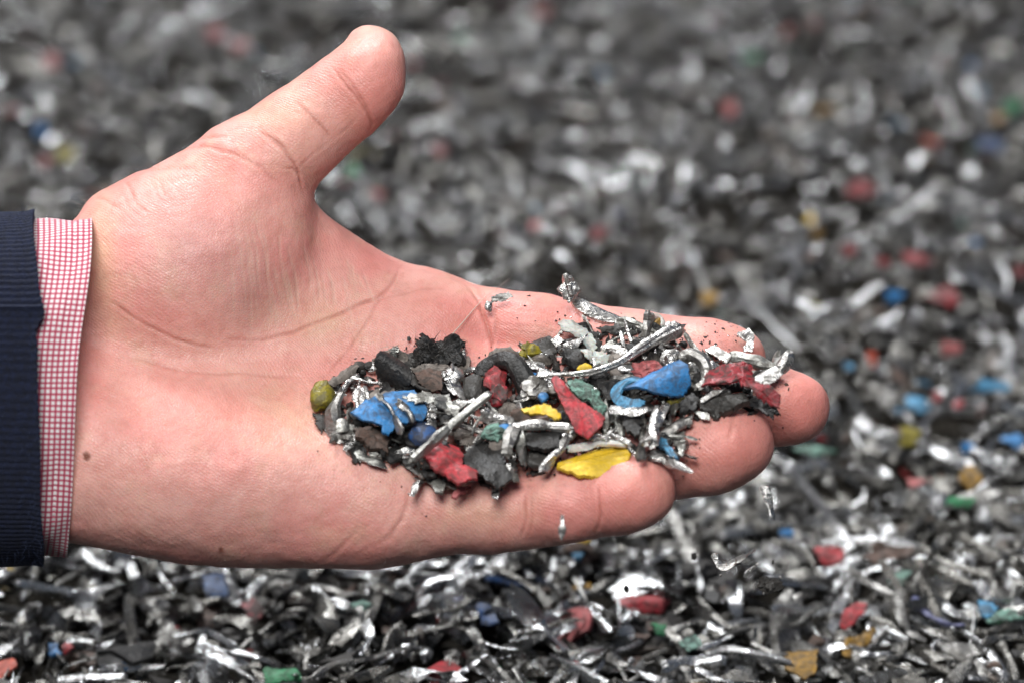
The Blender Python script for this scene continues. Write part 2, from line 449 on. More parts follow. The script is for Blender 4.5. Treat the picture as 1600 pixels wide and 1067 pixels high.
K = Nodes('skin')
co = K.coord()
base = K.mix(K.ramp(K.noise(38, 4, .6, co), .35, .68), (.81, .43, .365, 1), (.81, .32, .285, 1))
base = K.mix(K.math('MULTIPLY', K.ramp(K.noise(130, 4, .65, co), .42, .66), .42), base, (.70, .26, .22, 1))
base = K.mix(K.math('MULTIPLY', K.ramp(K.noise(105, 3, .6, K.n('VectorMath', _operation='ADD', i0=co, i1=(3.1, 1.7, .4)).outputs[0]), .50, .70), .40), base, (.74, .47, .34, 1))
base = K.mix(K.math('MULTIPLY', K.attr('flush').outputs['Fac'], .9, clamp=True), base, (.74, .26, .22, 1))
base = K.mix(K.math('MULTIPLY', K.attr('yellow').outputs['Fac'], .75, clamp=True), base, (.66, .43, .27, 1))
base = K.mix(K.math('MULTIPLY', K.attr('vein').outputs['Fac'], .6, clamp=True), base, (.50, .33, .30, 1))
mott = K.ramp(K.noise(420, 3, .6, co), .42, .7)
base = K.mix(K.math('MULTIPLY', mott, .26), base, (.56, .22, .17, 1))
base = K.mix(K.math('MULTIPLY', K.attr('crease').outputs['Fac'], .78, clamp=True), base, (.42, .13, .09, 1))
base = K.mix(K.math('MULTIPLY', K.attr('pale').outputs['Fac'], .5, clamp=True), base, (.74, .50, .40, 1))
base = K.mix(K.attr('mole').outputs['Fac'], base, (.21, .06, .03, 1))
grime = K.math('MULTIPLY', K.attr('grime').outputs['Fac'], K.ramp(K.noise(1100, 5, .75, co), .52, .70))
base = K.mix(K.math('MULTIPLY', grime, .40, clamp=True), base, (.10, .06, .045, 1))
# fine skin relief: ridges bent by a slow field, and a net of cells
slow = K.n('TexNoise', Scale=45.0, Detail=1.0, Vector=co)
warp = K.n('VectorMath', _operation='MULTIPLY_ADD', i0=slow.outputs['Color'], i1=(.012, .012, .012), i2=co)
wave = K.n('TexWave', _wave_type='BANDS', _bands_direction='DIAGONAL', Scale=560.0, Distortion=1.2, Detail=1.0)
K.put(wave.inputs['Vector'], warp)
vor = K.n('TexVoronoi', _feature='DISTANCE_TO_EDGE', Scale=1500.0, Vector=co)
h = K.math('ADD', K.math('MULTIPLY', wave.outputs['Fac'], .35), K.math('MULTIPLY', K.ramp(vor.outputs['Distance'], 0, .25), .6))
h = K.math('ADD', h, K.math('MULTIPLY', K.noise(900, 4, .6, co), .9))
nrm = K.bump(h, .42, .00018)
K.set(Base0Color=base, Roughness=K.ramp(K.noise(300, 3, .6, co), 0.3, .7, .36, .52), Normal=nrm)
K.set(Subsurface0Weight=.30, Subsurface0Radius=(1.0, .33, .18), Subsurface0Scale=.0028)
K.b.inputs['Specular IOR Level'].default_value = .5
SKIN = K.m

pile_poly = np.array([(490, 610), (560, 555), (650, 525), (740, 560), (830, 535), (900, 505), (1010, 497), (1060, 515), (1190, 556), (1225, 575), (1205, 640), (1085, 672), (1070, 735), (1000, 718), (880, 742), (790, 762), (680, 768), (640, 742), (545, 715), (495, 675)], float)
def inside(px, py, poly):
    r = np.zeros(np.shape(px), bool)
    for (x0, y0), (x1, y1) in zip(poly, np.roll(poly, -1, 0)):
        c = ((y0 > py) != (y1 > py)) & (px < (x1 - x0) * (py - y0) / (y1 - y0 + 1e-9) + x0)
        r ^= c
    return r
def edge_d(px, py, poly):
    return seg_dist(np.atleast_1d(px).astype(float), np.atleast_1d(py).astype(float), [tuple(p) for p in poly] + [tuple(poly[0])])
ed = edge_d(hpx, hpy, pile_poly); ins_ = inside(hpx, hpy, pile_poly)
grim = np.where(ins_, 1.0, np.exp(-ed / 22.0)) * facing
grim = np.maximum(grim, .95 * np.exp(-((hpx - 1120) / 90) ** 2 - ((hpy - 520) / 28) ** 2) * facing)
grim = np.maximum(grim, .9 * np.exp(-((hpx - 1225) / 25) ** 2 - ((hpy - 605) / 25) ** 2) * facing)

hc = to_world(HV).mean(0)
hm = mesh_np('hand', to_world(HV) - hc, HQ, True, [SKIN])
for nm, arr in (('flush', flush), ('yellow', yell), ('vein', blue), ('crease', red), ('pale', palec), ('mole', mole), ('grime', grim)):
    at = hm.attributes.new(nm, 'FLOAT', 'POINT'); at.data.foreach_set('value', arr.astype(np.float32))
hand = link('hand', hm, hc - np.array(person.location), person)

# thumb nail, seen edge-on along the far upper side of the thumb tip
nv, nf = [], []
NU, NV_ = 9, 9
for i in range(NU):
    for j in range(NV_):
        u = i / (NU - 1); a = (j / (NV_ - 1) - .5) * 1.7
        cx = 534 + (570 - 534) * u; cy = 104 - (104 - 52) * u
        rr = 6.1 - .7 * u
        nx_, ny_ = -.80, -.58
        nv.append(P(cx, cy, -12) + np.array([0, 0, -1]) * (math.sin(a) * rr + 1.0) + np.array([nx_, -ny_, 0]) * ((math.cos(a) - 1) * rr * .8 + 0.9))
for i in range(NU - 1):
    for j in range(NV_ - 1):
        a = i * NV_ + j; nf.append((a, a + 1, a + NV_ + 1, a + NV_))
nv = np.array(nv); nq = np.array(nf); nn = normals_of(nv, nq)
if (nn[:, 1].mean() < 0): nn = -nn
top = nv + nn * .25; bot = nv - nn * .25; m_ = len(nv)
loop = [j for j in range(NV_)] + [i * NV_ + NV_ - 1 for i in range(1, NU)] + [(NU - 1) * NV_ + j for j in range(NV_ - 2, -1, -1)] + [i * NV_ for i in range(NU - 2, 0, -1)]
side = [(loop[k], loop[(k + 1) % len(loop)], loop[(k + 1) % len(loop)] + m_, loop[k] + m_) for k in range(len(loop))]
N_ = Nodes('nail'); N_.set(Base0Color=(.70, .47, .40, 1), Roughness=.3)
obj_world('thumb_nail', to_world(np.concatenate([top, bot])), np.concatenate([nq, nq[:, ::-1] + m_, np.array(side)]), N_.m, person)

# ---------------------------------------------------------------- shirt cuff and jumper sleeve
def sleeve_shell(edge_fn, left, yc, hy, wc, hw, nth, nal, relief, thick, tilt=0.0, sup=2.3):
    """shell round the arm: edge_fn(t) gives the x pixel of the open end; relief(theta, s_px) -> outward mm"""
    th = np.linspace(0, 2 * np.pi, nth, endpoint=False)
    ct, st = np.cos(th), np.sin(th)
    sy = np.sign(ct) * np.abs(ct) ** (2 / sup); sw = np.sign(st) * np.abs(st) ** (2 / sup)
    rings = []
    ss = np.linspace(0, 1, nal) ** 1.5
    for s in ss:                                  # outer, from the open end to the left
        ex = edge_fn(th); x = ex + (left - ex) * s
        dpx = ex - x
        r = relief(th, dpx)
        py = yc - (hy + r * 7) * sy + tilt * dpx
        w = wc + (hw + r) * sw
        rings.append(P(x, py, w))
    ex = edge_fn(th)
    lip = []
    for dx, ins in ((1.2, .45), (.2, .9), (2.5, 1.0), (40, 1.05)):
        r = relief(th, np.full_like(th, dx))
        lip.append(P(ex - dx, yc - (hy + (r - thick * ins) * 7) * sy, wc + (hw + r - thick * ins) * sw))
    R = lip[::-1] + rings
    V = np.concatenate(R)
    nr = len(R); q = []
    a = np.arange(nth); b = (a + 1) % nth
    for i in range(nr - 1):
        q.append(np.stack([i * nth + a, i * nth + b, (i + 1) * nth + b, (i + 1) * nth + a], 1))
    Q = np.concatenate(q)
    uv_s = np.concatenate([np.zeros(nth) for _ in lip] + [(edge_fn(th) - left) * s / 7 for s in ss])
    per = np.cumsum(np.hypot(np.diff(hy / 7 * sy, append=hy / 7 * sy[0]), np.diff(hw * sw, append=hw * sw[0])))
    uv_t = np.tile(per, nr)
    return V, Q, uv_s, uv_t

# shirt cuff
def cuff_edge(t):
    c = np.cos(t)                                  # 1 at the top, -1 at the bottom
    return 119 + 14 * c + 13 * np.exp(-((c - .7) / .45) ** 2) + 2.0 * np.sin(3 * t + 1)
def cuff_relief(t, dpx):
    seam = -.28 * np.exp(-((dpx - 27) / 2.2) ** 2) * (0.7 + .3 * np.sin(t * 160))
    return .6 * np.sin(2 * t + .6) + .45 * np.sin(5 * t + dpx * .03) + .3 * np.sin(9 * t - dpx * .06) + seam + .25 * np.exp(-(dpx / 6) ** 2)
cv, cq, cs, ctt = sleeve_shell(cuff_edge, -60, 607, 259, -1, 27, 720, 60, cuff_relief, 1.0)
G = Nodes('gingham')
at_s, at_t = G.attr('weave_s').outputs['Fac'], G.attr('weave_t').outputs['Fac']
PER = 1.26
def stripe(v):
    f = G.math('FRACT', G.math('DIVIDE', v, PER))
    return G.ramp(G.math('ABSOLUTE', G.math('SUBTRACT', f, .5)), .16, .25, 1.0, 0.0)
s1, s2 = stripe(at_s), stripe(at_t)
cc = G.mix(G.math('MULTIPLY', s1, s2), G.mix(G.math('MAXIMUM', s1, s2), (.82, .79, .79, 1), (.52, .10, .16, 1)), (.34, .015, .055, 1))
thread = G.noise(2600, 2, .5, G.coord())
G.set(Base0Color=G.mix(G.math('MULTIPLY', thread, .12), cc, (.30, .2, .22, 1)), Roughness=.85, Normal=G.bump(thread, .5, .0002))
G.b.inputs['Sheen Weight'].default_value = .2
wcv = to_world(cv); cc0 = wcv.mean(0)
cme = mesh_np('shirt_cuff', wcv - cc0, cq, True, [G.m])
for nm, arr in (('weave_s', cs), ('weave_t', ctt)):
    at = cme.attributes.new(nm, 'FLOAT', 'POINT'); at.data.foreach_set('value', arr.astype(np.float32))
cuff = link('shirt_cuff', cme, cc0 - np.array(person.location), person)
cuff['label'] = 'red and white checked shirt cuff'

# jumper sleeve, ribbed knit
NR = 150
def slv_edge(t):
    c = np.cos(t)
    return 60 - 8 * np.exp(-((c - 1) / .35) ** 2) + 7 * np.exp(-((c + 1) / .5) ** 2) + 9 * np.exp(-((c - .38) / .09) ** 2) - 5 * np.exp(-((c - .28) / .05) ** 2) + 1.2 * np.sin(t * NR) + 1.5 * np.sin(7 * t + 1)
def slv_relief(t, dpx):
    rib = .27 * np.abs(np.sin(t * NR / 2)) + .05 * np.sin(dpx * 1.9 + 3 * np.sin(t * NR))
    fold = .5 * np.sin(2 * t + .4 + dpx * .012) + .35 * np.sin(3 * t - dpx * .02)
    seam = .9 * np.exp(-((np.cos(t) - .40) / .012) ** 2) * (np.sin(t) > 0)
    roll = .5 * np.exp(-(dpx / 9) ** 2)
    return rib + fold + seam + roll
sv, sq, ssv, stv = sleeve_shell(slv_edge, -330, 606, 272, -1, 30.5, NR * 8, 46, slv_relief, 2.2)
J = Nodes('navy_knit')
jc = J.coord()
jn = J.noise(900, 4, .7, jc)
J.set(Base0Color=J.mix(J.ramp(jn, .3, .75), (.002, .0035, .012, 1), (.005, .010, .036, 1)), Roughness=.95, Normal=J.bump(J.noise(1800, 3, .6, jc), .8, .0006))
J.b.inputs['Sheen Weight'].default_value = .08; J.b.inputs['Sheen Tint'].default_value = (.35, .45, .8, 1)
slv = obj_world('jumper_sleeve', to_world(sv), sq, J.m, person)
slv['label'] = 'navy ribbed knit jumper sleeve'

# hairs: at the wrist, under the heel of the hand, and wool fuzz
def strands(name, specs, mat, parent, sides=3):
    V, Q = [], []; base = 0
    for pts, r0 in specs:
        pts = np.array(pts, float); n = len(pts)
        for i in range(n):
            d = pts[min(i + 1, n - 1)] - pts[max(i - 1, 0)]; d = d / (np.linalg.norm(d) + 1e-9)
            a = np.cross(d, [0.3, .2, 1.0]); a /= np.linalg.norm(a) + 1e-9; b = np.cross(d, a)
            r = r0 * (1 - .85 * i / (n - 1))
            for k in range(sides):
                t = 2 * math.pi * k / sides
                V.append(pts[i] + r * (math.cos(t) * a + math.sin(t) * b))
        for i in range(n - 1):
            for k in range(sides):
                Q.append((base + i * sides + k, base + i * sides + (k + 1) % sides, base + (i + 1) * sides + (k + 1) % sides, base + (i + 1) * sides + k))
        base += n * sides
    return obj_world(name, to_world(np.array(V)), np.array(Q), mat, parent)
rr_ = random.Random(3); hs = []
def skin_edge(x, up):
    """first skin met going down (up=1) or up (up=-1) along a photo column"""
    y = 240.0 if up > 0 else 910.0
    while 200 < y < 950:
        r_ = P(x, y, 0.0); h_ = HAND_BVH.ray_cast(Vector((0, 0, 0)), Vector(r_ / np.linalg.norm(r_)))
        if h_[0] is not None: return y, S_MM + h_[0][2]
        y += 2 * up
    return None
for i in range(150):
    up = 1 if i < 40 else -1
    x = rr_.uniform(128, 260) if up > 0 else 122 + 300 * rr_.random() ** 1.6
    e_ = skin_edge(x, up)
    if e_ is None: continue
    y, wz = e_; y += rr_.uniform(0, 3) * up; wz += rr_.uniform(-3, 3)
    L = rr_.uniform(10, 30); a = rr_.uniform(-1.1, .2); c = rr_.uniform(-.9, .9); pts = []
    for k in range(6):
        f = k / 5; pts.append(P(x + L * f * math.sin(a + c * f) + (6 * f if up < 0 else -8 * f), y - up * L * .6 * f * math.cos(a + c * f), wz - 3 * f))
    hs.append((pts, rr_.uniform(.03, .05)))
HR = Nodes('hair'); HR.set(Base0Color=(.16, .10, .06, 1), Roughness=.5)
ah = strands('arm_hair', hs, HR.m, person); ah['kind'] = 'stuff'
fz = []
for i in range(260):
    t = rr_.uniform(0, math.pi); c_, s_ = math.cos(t), math.sin(t)
    x = slv_edge(np.array([t]))[0] - abs(rr_.gauss(0, 25)) if rr_.random() < .6 else rr_.uniform(-10, 55)
    sgn = lambda v: math.copysign(abs(v) ** (2 / 2.3), v)
    y = 606 - 276 * sgn(c_); w = -1 + 31 * sgn(s_)
    o = np.array([rr_.uniform(-.6, 1.), c_ + rr_.uniform(-.5, .5), s_ + rr_.uniform(-.3, .5)]); p0 = P(x, y, w)
    L = rr_.uniform(.8, 2.6); b2 = np.array([rr_.uniform(-1, 1) for _ in range(3)])
    fz.append(([p0 + o * L * f + b2 * f * f * .8 for f in (0, .35, .7, 1)], .035))
WZ = Nodes('wool_fuzz'); WZ.set(Base0Color=(.03, .045, .10, 1), Roughness=.9)
zf = strands('wool_fuzz', fz, WZ.m, person); zf['kind'] = 'stuff'
# ---------------------------------------------------------------- scrap materials
def metal(name, col, rough, dirt, bright=1.0):
    M = Nodes(name); c = M.coord(); rnd = M.n('ObjectInfo').outputs['Random']
    off = M.n('VectorMath', _operation='ADD', i0=c); M.put(off.inputs[1], rnd)
    v = off.outputs[0]
    d = M.math('MULTIPLY', M.ramp(M.noise(330, 6, .75, v, 1.0), .46, .62), dirt, clamp=True)
    st = M.noise(60, 3, .6, v)
    basec = M.mix(M.ramp(st, .35, .65), col, tuple(x * .82 for x in col[:3]) + (1,))
    M.set(Base0Color=M.mix(d, basec, (.062, .054, .043, 1)), Metallic=M.math('SUBTRACT', 1.0, M.math('MULTIPLY', d, .8)),
          Roughness=M.math('ADD', M.math('MULTIPLY', M.noise(500, 3, .6, v), .22), M.math('ADD', rough - .11, M.math('MULTIPLY', d, .4))))
    str_ = M.n('Mapping'); M.put(str_.inputs['Vector'], v); str_.inputs['Scale'].default_value = (1, 6, 6)
    hh = M.math('ADD', M.math('MULTIPLY', M.noise(260, 4, .65, str_.outputs[0]), 1.0), M.math('MULTIPLY', M.noise(1100, 3, .6, v), .35))
    M.set(Normal=M.bump(hh, .6, .0006))
    return M.m
def plastic(name, col, rough=.5, dirt=.5, spec=.4, relief=.5):
    M = Nodes(name); c = M.coord(); rnd = M.n('ObjectInfo').outputs['Random']
    off = M.n('VectorMath', _operation='ADD', i0=c); M.put(off.inputs[1], rnd); v = off.outputs[0]
    d = M.math('MULTIPLY', M.math('MAXIMUM', M.ramp(M.noise(260, 7, .78, v, 1.5), .44, .57), M.ramp(M.noise(1500, 3, .7, v), .56, .66)), min(1.0, dirt * 1.3), clamp=True)
    fine = M.noise(1300, 3, .6, v)
    lig = M.mix(M.math('MULTIPLY', M.ramp(M.noise(140, 3, .6, v), .4, .7), .35), col, tuple(min(1, x * 1.35 + .01) for x in col[:3]) + (1,))
    mp = M.n('Mapping'); M.put(mp.inputs['Vector'], v); mp.inputs['Scale'].default_value = (1.0, .12, .35); mp.inputs['Rotation'].default_value = (.3, .5, .7)
    scr = M.math('MULTIPLY', M.ramp(M.noise(1500, 3, .7, mp.outputs[0]), .60, .72), .35)
    lig = M.mix(scr, lig, tuple(x * .6 + .25 * (x + .15) for x in col[:3]) + (1,))
    M.set(Base0Color=M.mix(d, lig, (.045, .04, .035, 1)), Roughness=M.math('ADD', M.math('MULTIPLY', fine, .25), M.math('ADD', rough - .12, M.math('MULTIPLY', d, .25))))
    M.set(Normal=M.bump(M.math('ADD', M.noise(330, 4, .65, v), M.math('MULTIPLY', fine, .3)), relief, .0008))
    M.b.inputs['Specular IOR Level'].default_value = spec
    return M.m
MAT = dict(
    halu=metal('heap_aluminium_bright', (.62, .63, .64, 1), .12, .5), halu2=metal('heap_aluminium_dull', (.24, .235, .22, 1), .18, .8), halu3=metal('heap_aluminium_pale', (.34, .335, .32, 1), .26, .7),
    alu=metal('aluminium_bright', (.68, .67, .65, 1), .22, .7), alu2=metal('aluminium_dull', (.40, .39, .37, 1), .33, .9),
    alu3=metal('aluminium_pale', (.50, .50, .465, 1), .36, .7),
    black=plastic('black_rubber', (.013, .013, .013, 1), .42, .3, .5, .9), grey=plastic('charcoal_plastic', (.036, .034, .031, 1), .42, .6, .5, .8),
    brown=plastic('brown_plastic', (.12, .075, .058, 1), .55, .6), taupe=plastic('taupe_plastic', (.22, .19, .165, 1), .5, .5),
    blue=plastic('blue_plastic', (.025, .19, .46, 1), .42, .5), sky=plastic('light_blue_plastic', (.09, .30, .50, 1), .45, .55),
    dblue=plastic('dark_blue_plastic', (.02, .07, .20, 1), .45, .6), red=plastic('red_plastic', (.45, .040, .050, 1), .42, .5),
    dred=plastic('dark_red_plastic', (.28, .022, .030, 1), .4, .7), orange=plastic('orange_red_plastic', (.52, .07, .03, 1), .45, .3),
    pink=plastic('pink_plastic', (.50, .13, .13, 1), .5, .45), yellow=plastic('yellow_plastic', (.74, .49, .03, 1), .45, .2),
    olive=plastic('olive_plastic', (.24, .20, .015, 1), .38, .45), amber=plastic('amber_plastic', (.30, .16, .012, 1), .45, .5),
    teal=plastic('teal_plastic', (.17, .32, .26, 1), .55, .6), green=plastic('green_plastic', (.03, .22, .09, 1), .5, .4),
    lav=plastic('lavender_plastic', (.13, .14, .26, 1), .4, .3), white=plastic('milky_plastic', (.62, .60, .55, 1), .35, .22))
# milky plastic lets some light through
_w = [n for n in MAT['white'].node_tree.nodes if n.type == 'BSDF_PRINCIPLED'][0]
_w.inputs['Subsurface Weight'].default_value = .4; _w.inputs['Subsurface Scale'].default_value = .003
FB = Nodes('fibre'); FB.set(Base0Color=(.62, .50, .42, 1), Roughness=.6); MAT['fibre'] = FB.m

# ---------------------------------------------------------------- scrap shapes, in local millimetres (u, v, height)
def chip_shape(poly, rng, thick=.8, bend=0., bang=0., crumple=.3, rag=.25, n=34, rings=(.82, .55, .27), seed=0, ridges=0.):
    poly = np.asarray(poly, float)
    seg = np.roll(poly, -1, 0) - poly; L = np.hypot(seg[:, 0], seg[:, 1]); cum = np.concatenate([[0], np.cumsum(L)])
    s = (np.arange(n) + rng.uniform(-.25, .25, n)) / n * cum[-1]; s = np.mod(s, cum[-1])
    i = np.clip(np.searchsorted(cum, s, 'right') - 1, 0, len(poly) - 1)
    b = poly[i] + seg[i] * ((s - cum[i]) / (L[i] + 1e-9))[:, None]
    c = poly.mean(0); size = np.sqrt(L.sum() / 4 * 1.0)
    b = b + rng.normal(0, rag, b.shape) * .5
    b = b * .85 + .075 * (np.roll(b, 1, 0) + np.roll(b, -1, 0))
    ax = np.array([math.cos(bang), math.sin(bang)]); pe = np.array([-ax[1], ax[0]])
    def prof(p2):
        v = (p2 - c) @ pe; u = (p2 - c) @ ax
        half = max(np.abs((b - c) @ pe).max(), .1)
        z = bend * (1 - (v / half) ** 2)
        q = np.column_stack([p2 / 3.2, np.full(len(p2), seed * 3.7)])
        z = z + crumple * (vnoise(q, 5) + .5 * np.abs(vnoise(q * 2.1, 8)))
        if ridges: z = z + ridges * np.cos(v * 2 * math.pi / (half * .42))
        return z
    top, bot = [], []
    for k, r in enumerate((.985,) + tuple(rings)):
        p2 = c + (b - c) * r; z = prof(p2)
        top.append(np.column_stack([p2, z])); bot.append(np.column_stack([p2, z - thick]))
    zc = prof(c[None])[0]
    mid = np.column_stack([b, prof(b) - thick * .5])
    nr = len(top)
    V = np.concatenate(top + [[[c[0], c[1], zc]]] + [mid] + bot + [[[c[0], c[1], zc - thick]]])
    a = np.arange(n); a1 = (a + 1) % n
    T, Q = [], []
    ot, om, ob = 0, nr * n + 1, nr * n + 1 + n
    for k in range(nr - 1):
        Q.append(np.stack([ot + k * n + a, ot + k * n + a1, ot + (k + 1) * n + a1, ot + (k + 1) * n + a], 1))
        Q.append(np.stack([ob + k * n + a1, ob + k * n + a, ob + (k + 1) * n + a, ob + (k + 1) * n + a1], 1))
    T.append(np.stack([ot + (nr - 1) * n + a, ot + (nr - 1) * n + a1, np.full(n, nr * n)], 1))
    T.append(np.stack([ob + (nr - 1) * n + a1, ob + (nr - 1) * n + a, np.full(n, ob + nr * n)], 1))
    Q.append(np.stack([om + a, om + a1, ot + a1, ot + a], 1))
    Q.append(np.stack([ob + a, ob + a1, om + a1, om + a], 1))
    area = ((poly[:, 0] * np.roll(poly[:, 1], -1) - np.roll(poly[:, 0], -1) * poly[:, 1]).sum())
    F = [np.concatenate(Q), np.concatenate(T)]
    if area < 0: F = [f[:, ::-1] for f in F]
    return V, F

def wire_shape(pts, widths, rng, flat=.7, sides=10, nseg=26, twist=.3, groove=.16, lift=0., rough=.04, ends=(.75, .6), hprof=None):
    pts = np.asarray(pts, float)
    if len(pts) == 2: pts = np.array([pts[0], pts[0] * .5 + pts[1] * .5 + rng.normal(0, .03 * np.linalg.norm(pts[1] - pts[0]), 2), pts[1]])
    ext = np.concatenate([[2 * pts[0] - pts[1]], pts, [2 * pts[-1] - pts[-2]]])
    m = len(pts) - 1; tt = np.linspace(0, m - 1e-6, nseg + 1); ii = tt.astype(int); f = (tt - ii)[:, None]
    p0, p1, p2, p3 = (ext[ii + k] for k in range(4))
    c = .5 * (2 * p1 + (p2 - p0) * f + (2 * p0 - 5 * p1 + 4 * p2 - p3) * f ** 2 + (3 * p1 - p0 - 3 * p2 + p3) * f ** 3)
    widths = np.atleast_1d(widths).astype(float)
    w = np.interp(np.linspace(0, 1, nseg + 1), np.linspace(0, 1, len(widths)), widths)
    s = np.linspace(0, 1, nseg + 1)
    z = lift * np.sin(math.pi * s) + .22 * w.mean() * vnoise(np.column_stack([s * 4, s * 0 + rng.uniform(0, 99), s * 0]), 13)
    if hprof is not None: z = z + np.interp(s, np.linspace(0, 1, len(hprof)), hprof)
    C = np.column_stack([c, z])
    Tn = np.gradient(C, axis=0); Tn /= np.linalg.norm(Tn, axis=1, keepdims=True) + 1e-9
    B = np.cross(Tn, [0, 0, 1.0]); B /= np.linalg.norm(B, axis=1, keepdims=True) + 1e-9
    Nn = np.cross(B, Tn)
    th = np.arange(sides) / sides * 2 * math.pi
    ph = rng.uniform(0, 6.28); tw = twist * ((s - .5) * math.pi + 1.2 * vnoise(np.column_stack([s * 3, s * 0 + ph * 5, s * 0]), 17)) + rng.uniform(-.3, .3)
    plen = np.linalg.norm(np.diff(C, axis=0), axis=1).sum() / max(w.mean(), .1)
    g = 1 + groove * np.cos(2 * th + ph) + groove * .7 * np.cos(3 * th + ph * 2) + rng.normal(0, groove * .75, sides)
    V = []
    mod = 1 + .12 * vnoise(np.column_stack([s * plen * .55, s * 0 + ph * 7, s * 0]), 3)
    for _k in range(int(rng.integers(1, 4))):
        kc = rng.uniform(.1, .9); tw = tw + rng.uniform(-.9, .9) * (s > kc); mod = mod * (1 - .25 * np.exp(-((s - kc) * plen / .6) ** 2))
    flt = flat * (1 + .5 * vnoise(np.column_stack([s * plen * .4, s * 0 + ph * 9, s * 0 + 4]), 6))
    for k in range(nseg + 1):
        e = 1.0
        if k == 0: e = ends[0]
        if k == nseg: e = ends[1]
        r = w[k] * .5 * g * (1 + rough * 2.2 * vnoise(np.column_stack([np.full(sides, s[k] * plen * .8), np.cos(th) * 1.5 + ph * 3, np.sin(th) * 1.5]), 23)) * mod[k] * e
        x = np.cos(th) * r; y = np.sin(th) * r * flt[k]
        ct, st = math.cos(tw[k]), math.sin(tw[k])
        x, y = x * ct - y * st, x * st + y * ct
        jag = (rng.uniform(-.35, .35, sides) * w[k])[:, None] * Tn[k] if k in (0, nseg) else 0.0
        V.append(C[k] + x[:, None] * B[k] + y[:, None] * Nn[k] + jag)
    V.append((C[0] - Tn[0] * w[0] * .10)[None]); V.append((C[-1] + Tn[-1] * w[-1] * .10)[None])
    V = np.concatenate(V)
    a = np.arange(sides); a1 = (a + 1) % sides; Q = []
    for k in range(nseg):
        Q.append(np.stack([k * sides + a, (k + 1) * sides + a, (k + 1) * sides + a1, k * sides + a1], 1))
    e0, e1 = (nseg + 1) * sides, (nseg + 1) * sides + 1
    T = np.concatenate([np.stack([a, a1, np.full(sides, e0)], 1), np.stack([nseg * sides + a1, nseg * sides + a, np.full(sides, e1)], 1)])
    return V, [np.concatenate(Q)[:, ::-1], T[:, ::-1]]

import bmesh
def _ico(sub):
    bm = bmesh.new(); bmesh.ops.create_icosphere(bm, subdivisions=sub, radius=1)
    v = np.array([tuple(x.co) for x in bm.verts]); f = np.array([[x.index for x in p.verts] for p in bm.faces]); bm.free()
    return v, f
ICO = {k: _ico(k) for k in (1, 2, 3)}
def lump_shape(size, rng, sub=2, amp=.45, freq=1.6):
    v, f = ICO[sub]
    o = rng.uniform(0, 50, 3)
    r = 1 + amp * vnoise(v * freq + o, 3) + amp * .5 * np.abs(vnoise(v * freq * 2.3 + o, 4))
    V = v * r[:, None] * np.asarray(size) * .5
    return V, [f]

class Place:
    """a plane in camera space carrying local (u, v, height) millimetres"""
    def __init__(self, origin, normal, xdir):
        self.o = origin; self.n = normal / np.linalg.norm(normal)
        x = xdir - self.n * (xdir @ self.n); self.u = x / np.linalg.norm(x); self.v = np.cross(self.n, self.u)
    def px_to_uv(self, pts):
        out = []
        for x, y in pts:
            r = P(x, y, 0.0); t = (self.o @ self.n) / (r @ self.n); q = r * t - self.o
            out.append((q @ self.u, q @ self.v))
        return np.array(out)
    def to_cam(self, V): return self.o + V[:, :1] * self.u + V[:, 1:2] * self.v + V[:, 2:3] * self.n

def emit(name, V, F, mat, place, sharp=38, smooth=True, ico=False):
    return obj_world(name, to_world(place.to_cam(V)), F, MAT[mat], None, smooth, sharp)

# ---------------------------------------------------------------- the surface the handful rests on
def hand_hit(px, py):
    r = P(px, py, 0.0); r = r / np.linalg.norm(r)
    h = HAND_BVH.ray_cast(Vector((0, 0, 0)), Vector(r))
    if h[0] is None: return None
    return np.array(h[0]), np.array(h[1])
_s = []
for x in range(500, 1230, 24):
    for y in range(510, 760, 16):
        if inside(np.array(x), np.array(y), pile_poly):
            hh = hand_hit(x, y)
            if hh: _s.append((x, y, S_MM + hh[0][2]))
_s = np.array(_s)
def _basis(x, y):
    x = (np.asarray(x, float) - 860) / 300; y = (np.asarray(y, float) - 630) / 120
    return np.stack([np.ones_like(x), x, y, x * x, x * y, y * y], -1)
_coef = np.linalg.lstsq(_basis(_s[:, 0], _s[:, 1]), _s[:, 2], rcond=None)[0]
def w_fit(x, y): return _basis(x, y) @ _coef
def mound(x, y):
    d = edge_d(x, y, pile_poly)[0]
    return (min(d * .075, 5.5) if bool(inside(np.array(float(x)), np.array(float(y)), pile_poly)) else 0.0)
def pile_place(cx, cy, h, tilt=(0, 0), samples=()):
    e = 4.0
    w0 = float(w_fit(cx, cy)); pa = P(cx, cy, w0)
    du = P(cx + e, cy, float(w_fit(cx + e, cy))) - pa; dv = P(cx, cy - e, float(w_fit(cx, cy - e))) - pa
    n = np.cross(du, dv); n /= np.linalg.norm(n)
    du = du / np.linalg.norm(du); dv = np.cross(n, du)
    n2 = n + tilt[0] * du + tilt[1] * dv; n2 /= np.linalg.norm(n2)
    r = pa / np.linalg.norm(pa)
    hgt = mound(cx, cy) + h
    hit = hand_hit(cx, cy)
    if hit is not None: hgt = max(hgt, (hit[0] - pa) @ n + .5)
    o = pa + r * (hgt / (r @ n))
    return Place(o, n2, np.array([1.0, 0, 0]))
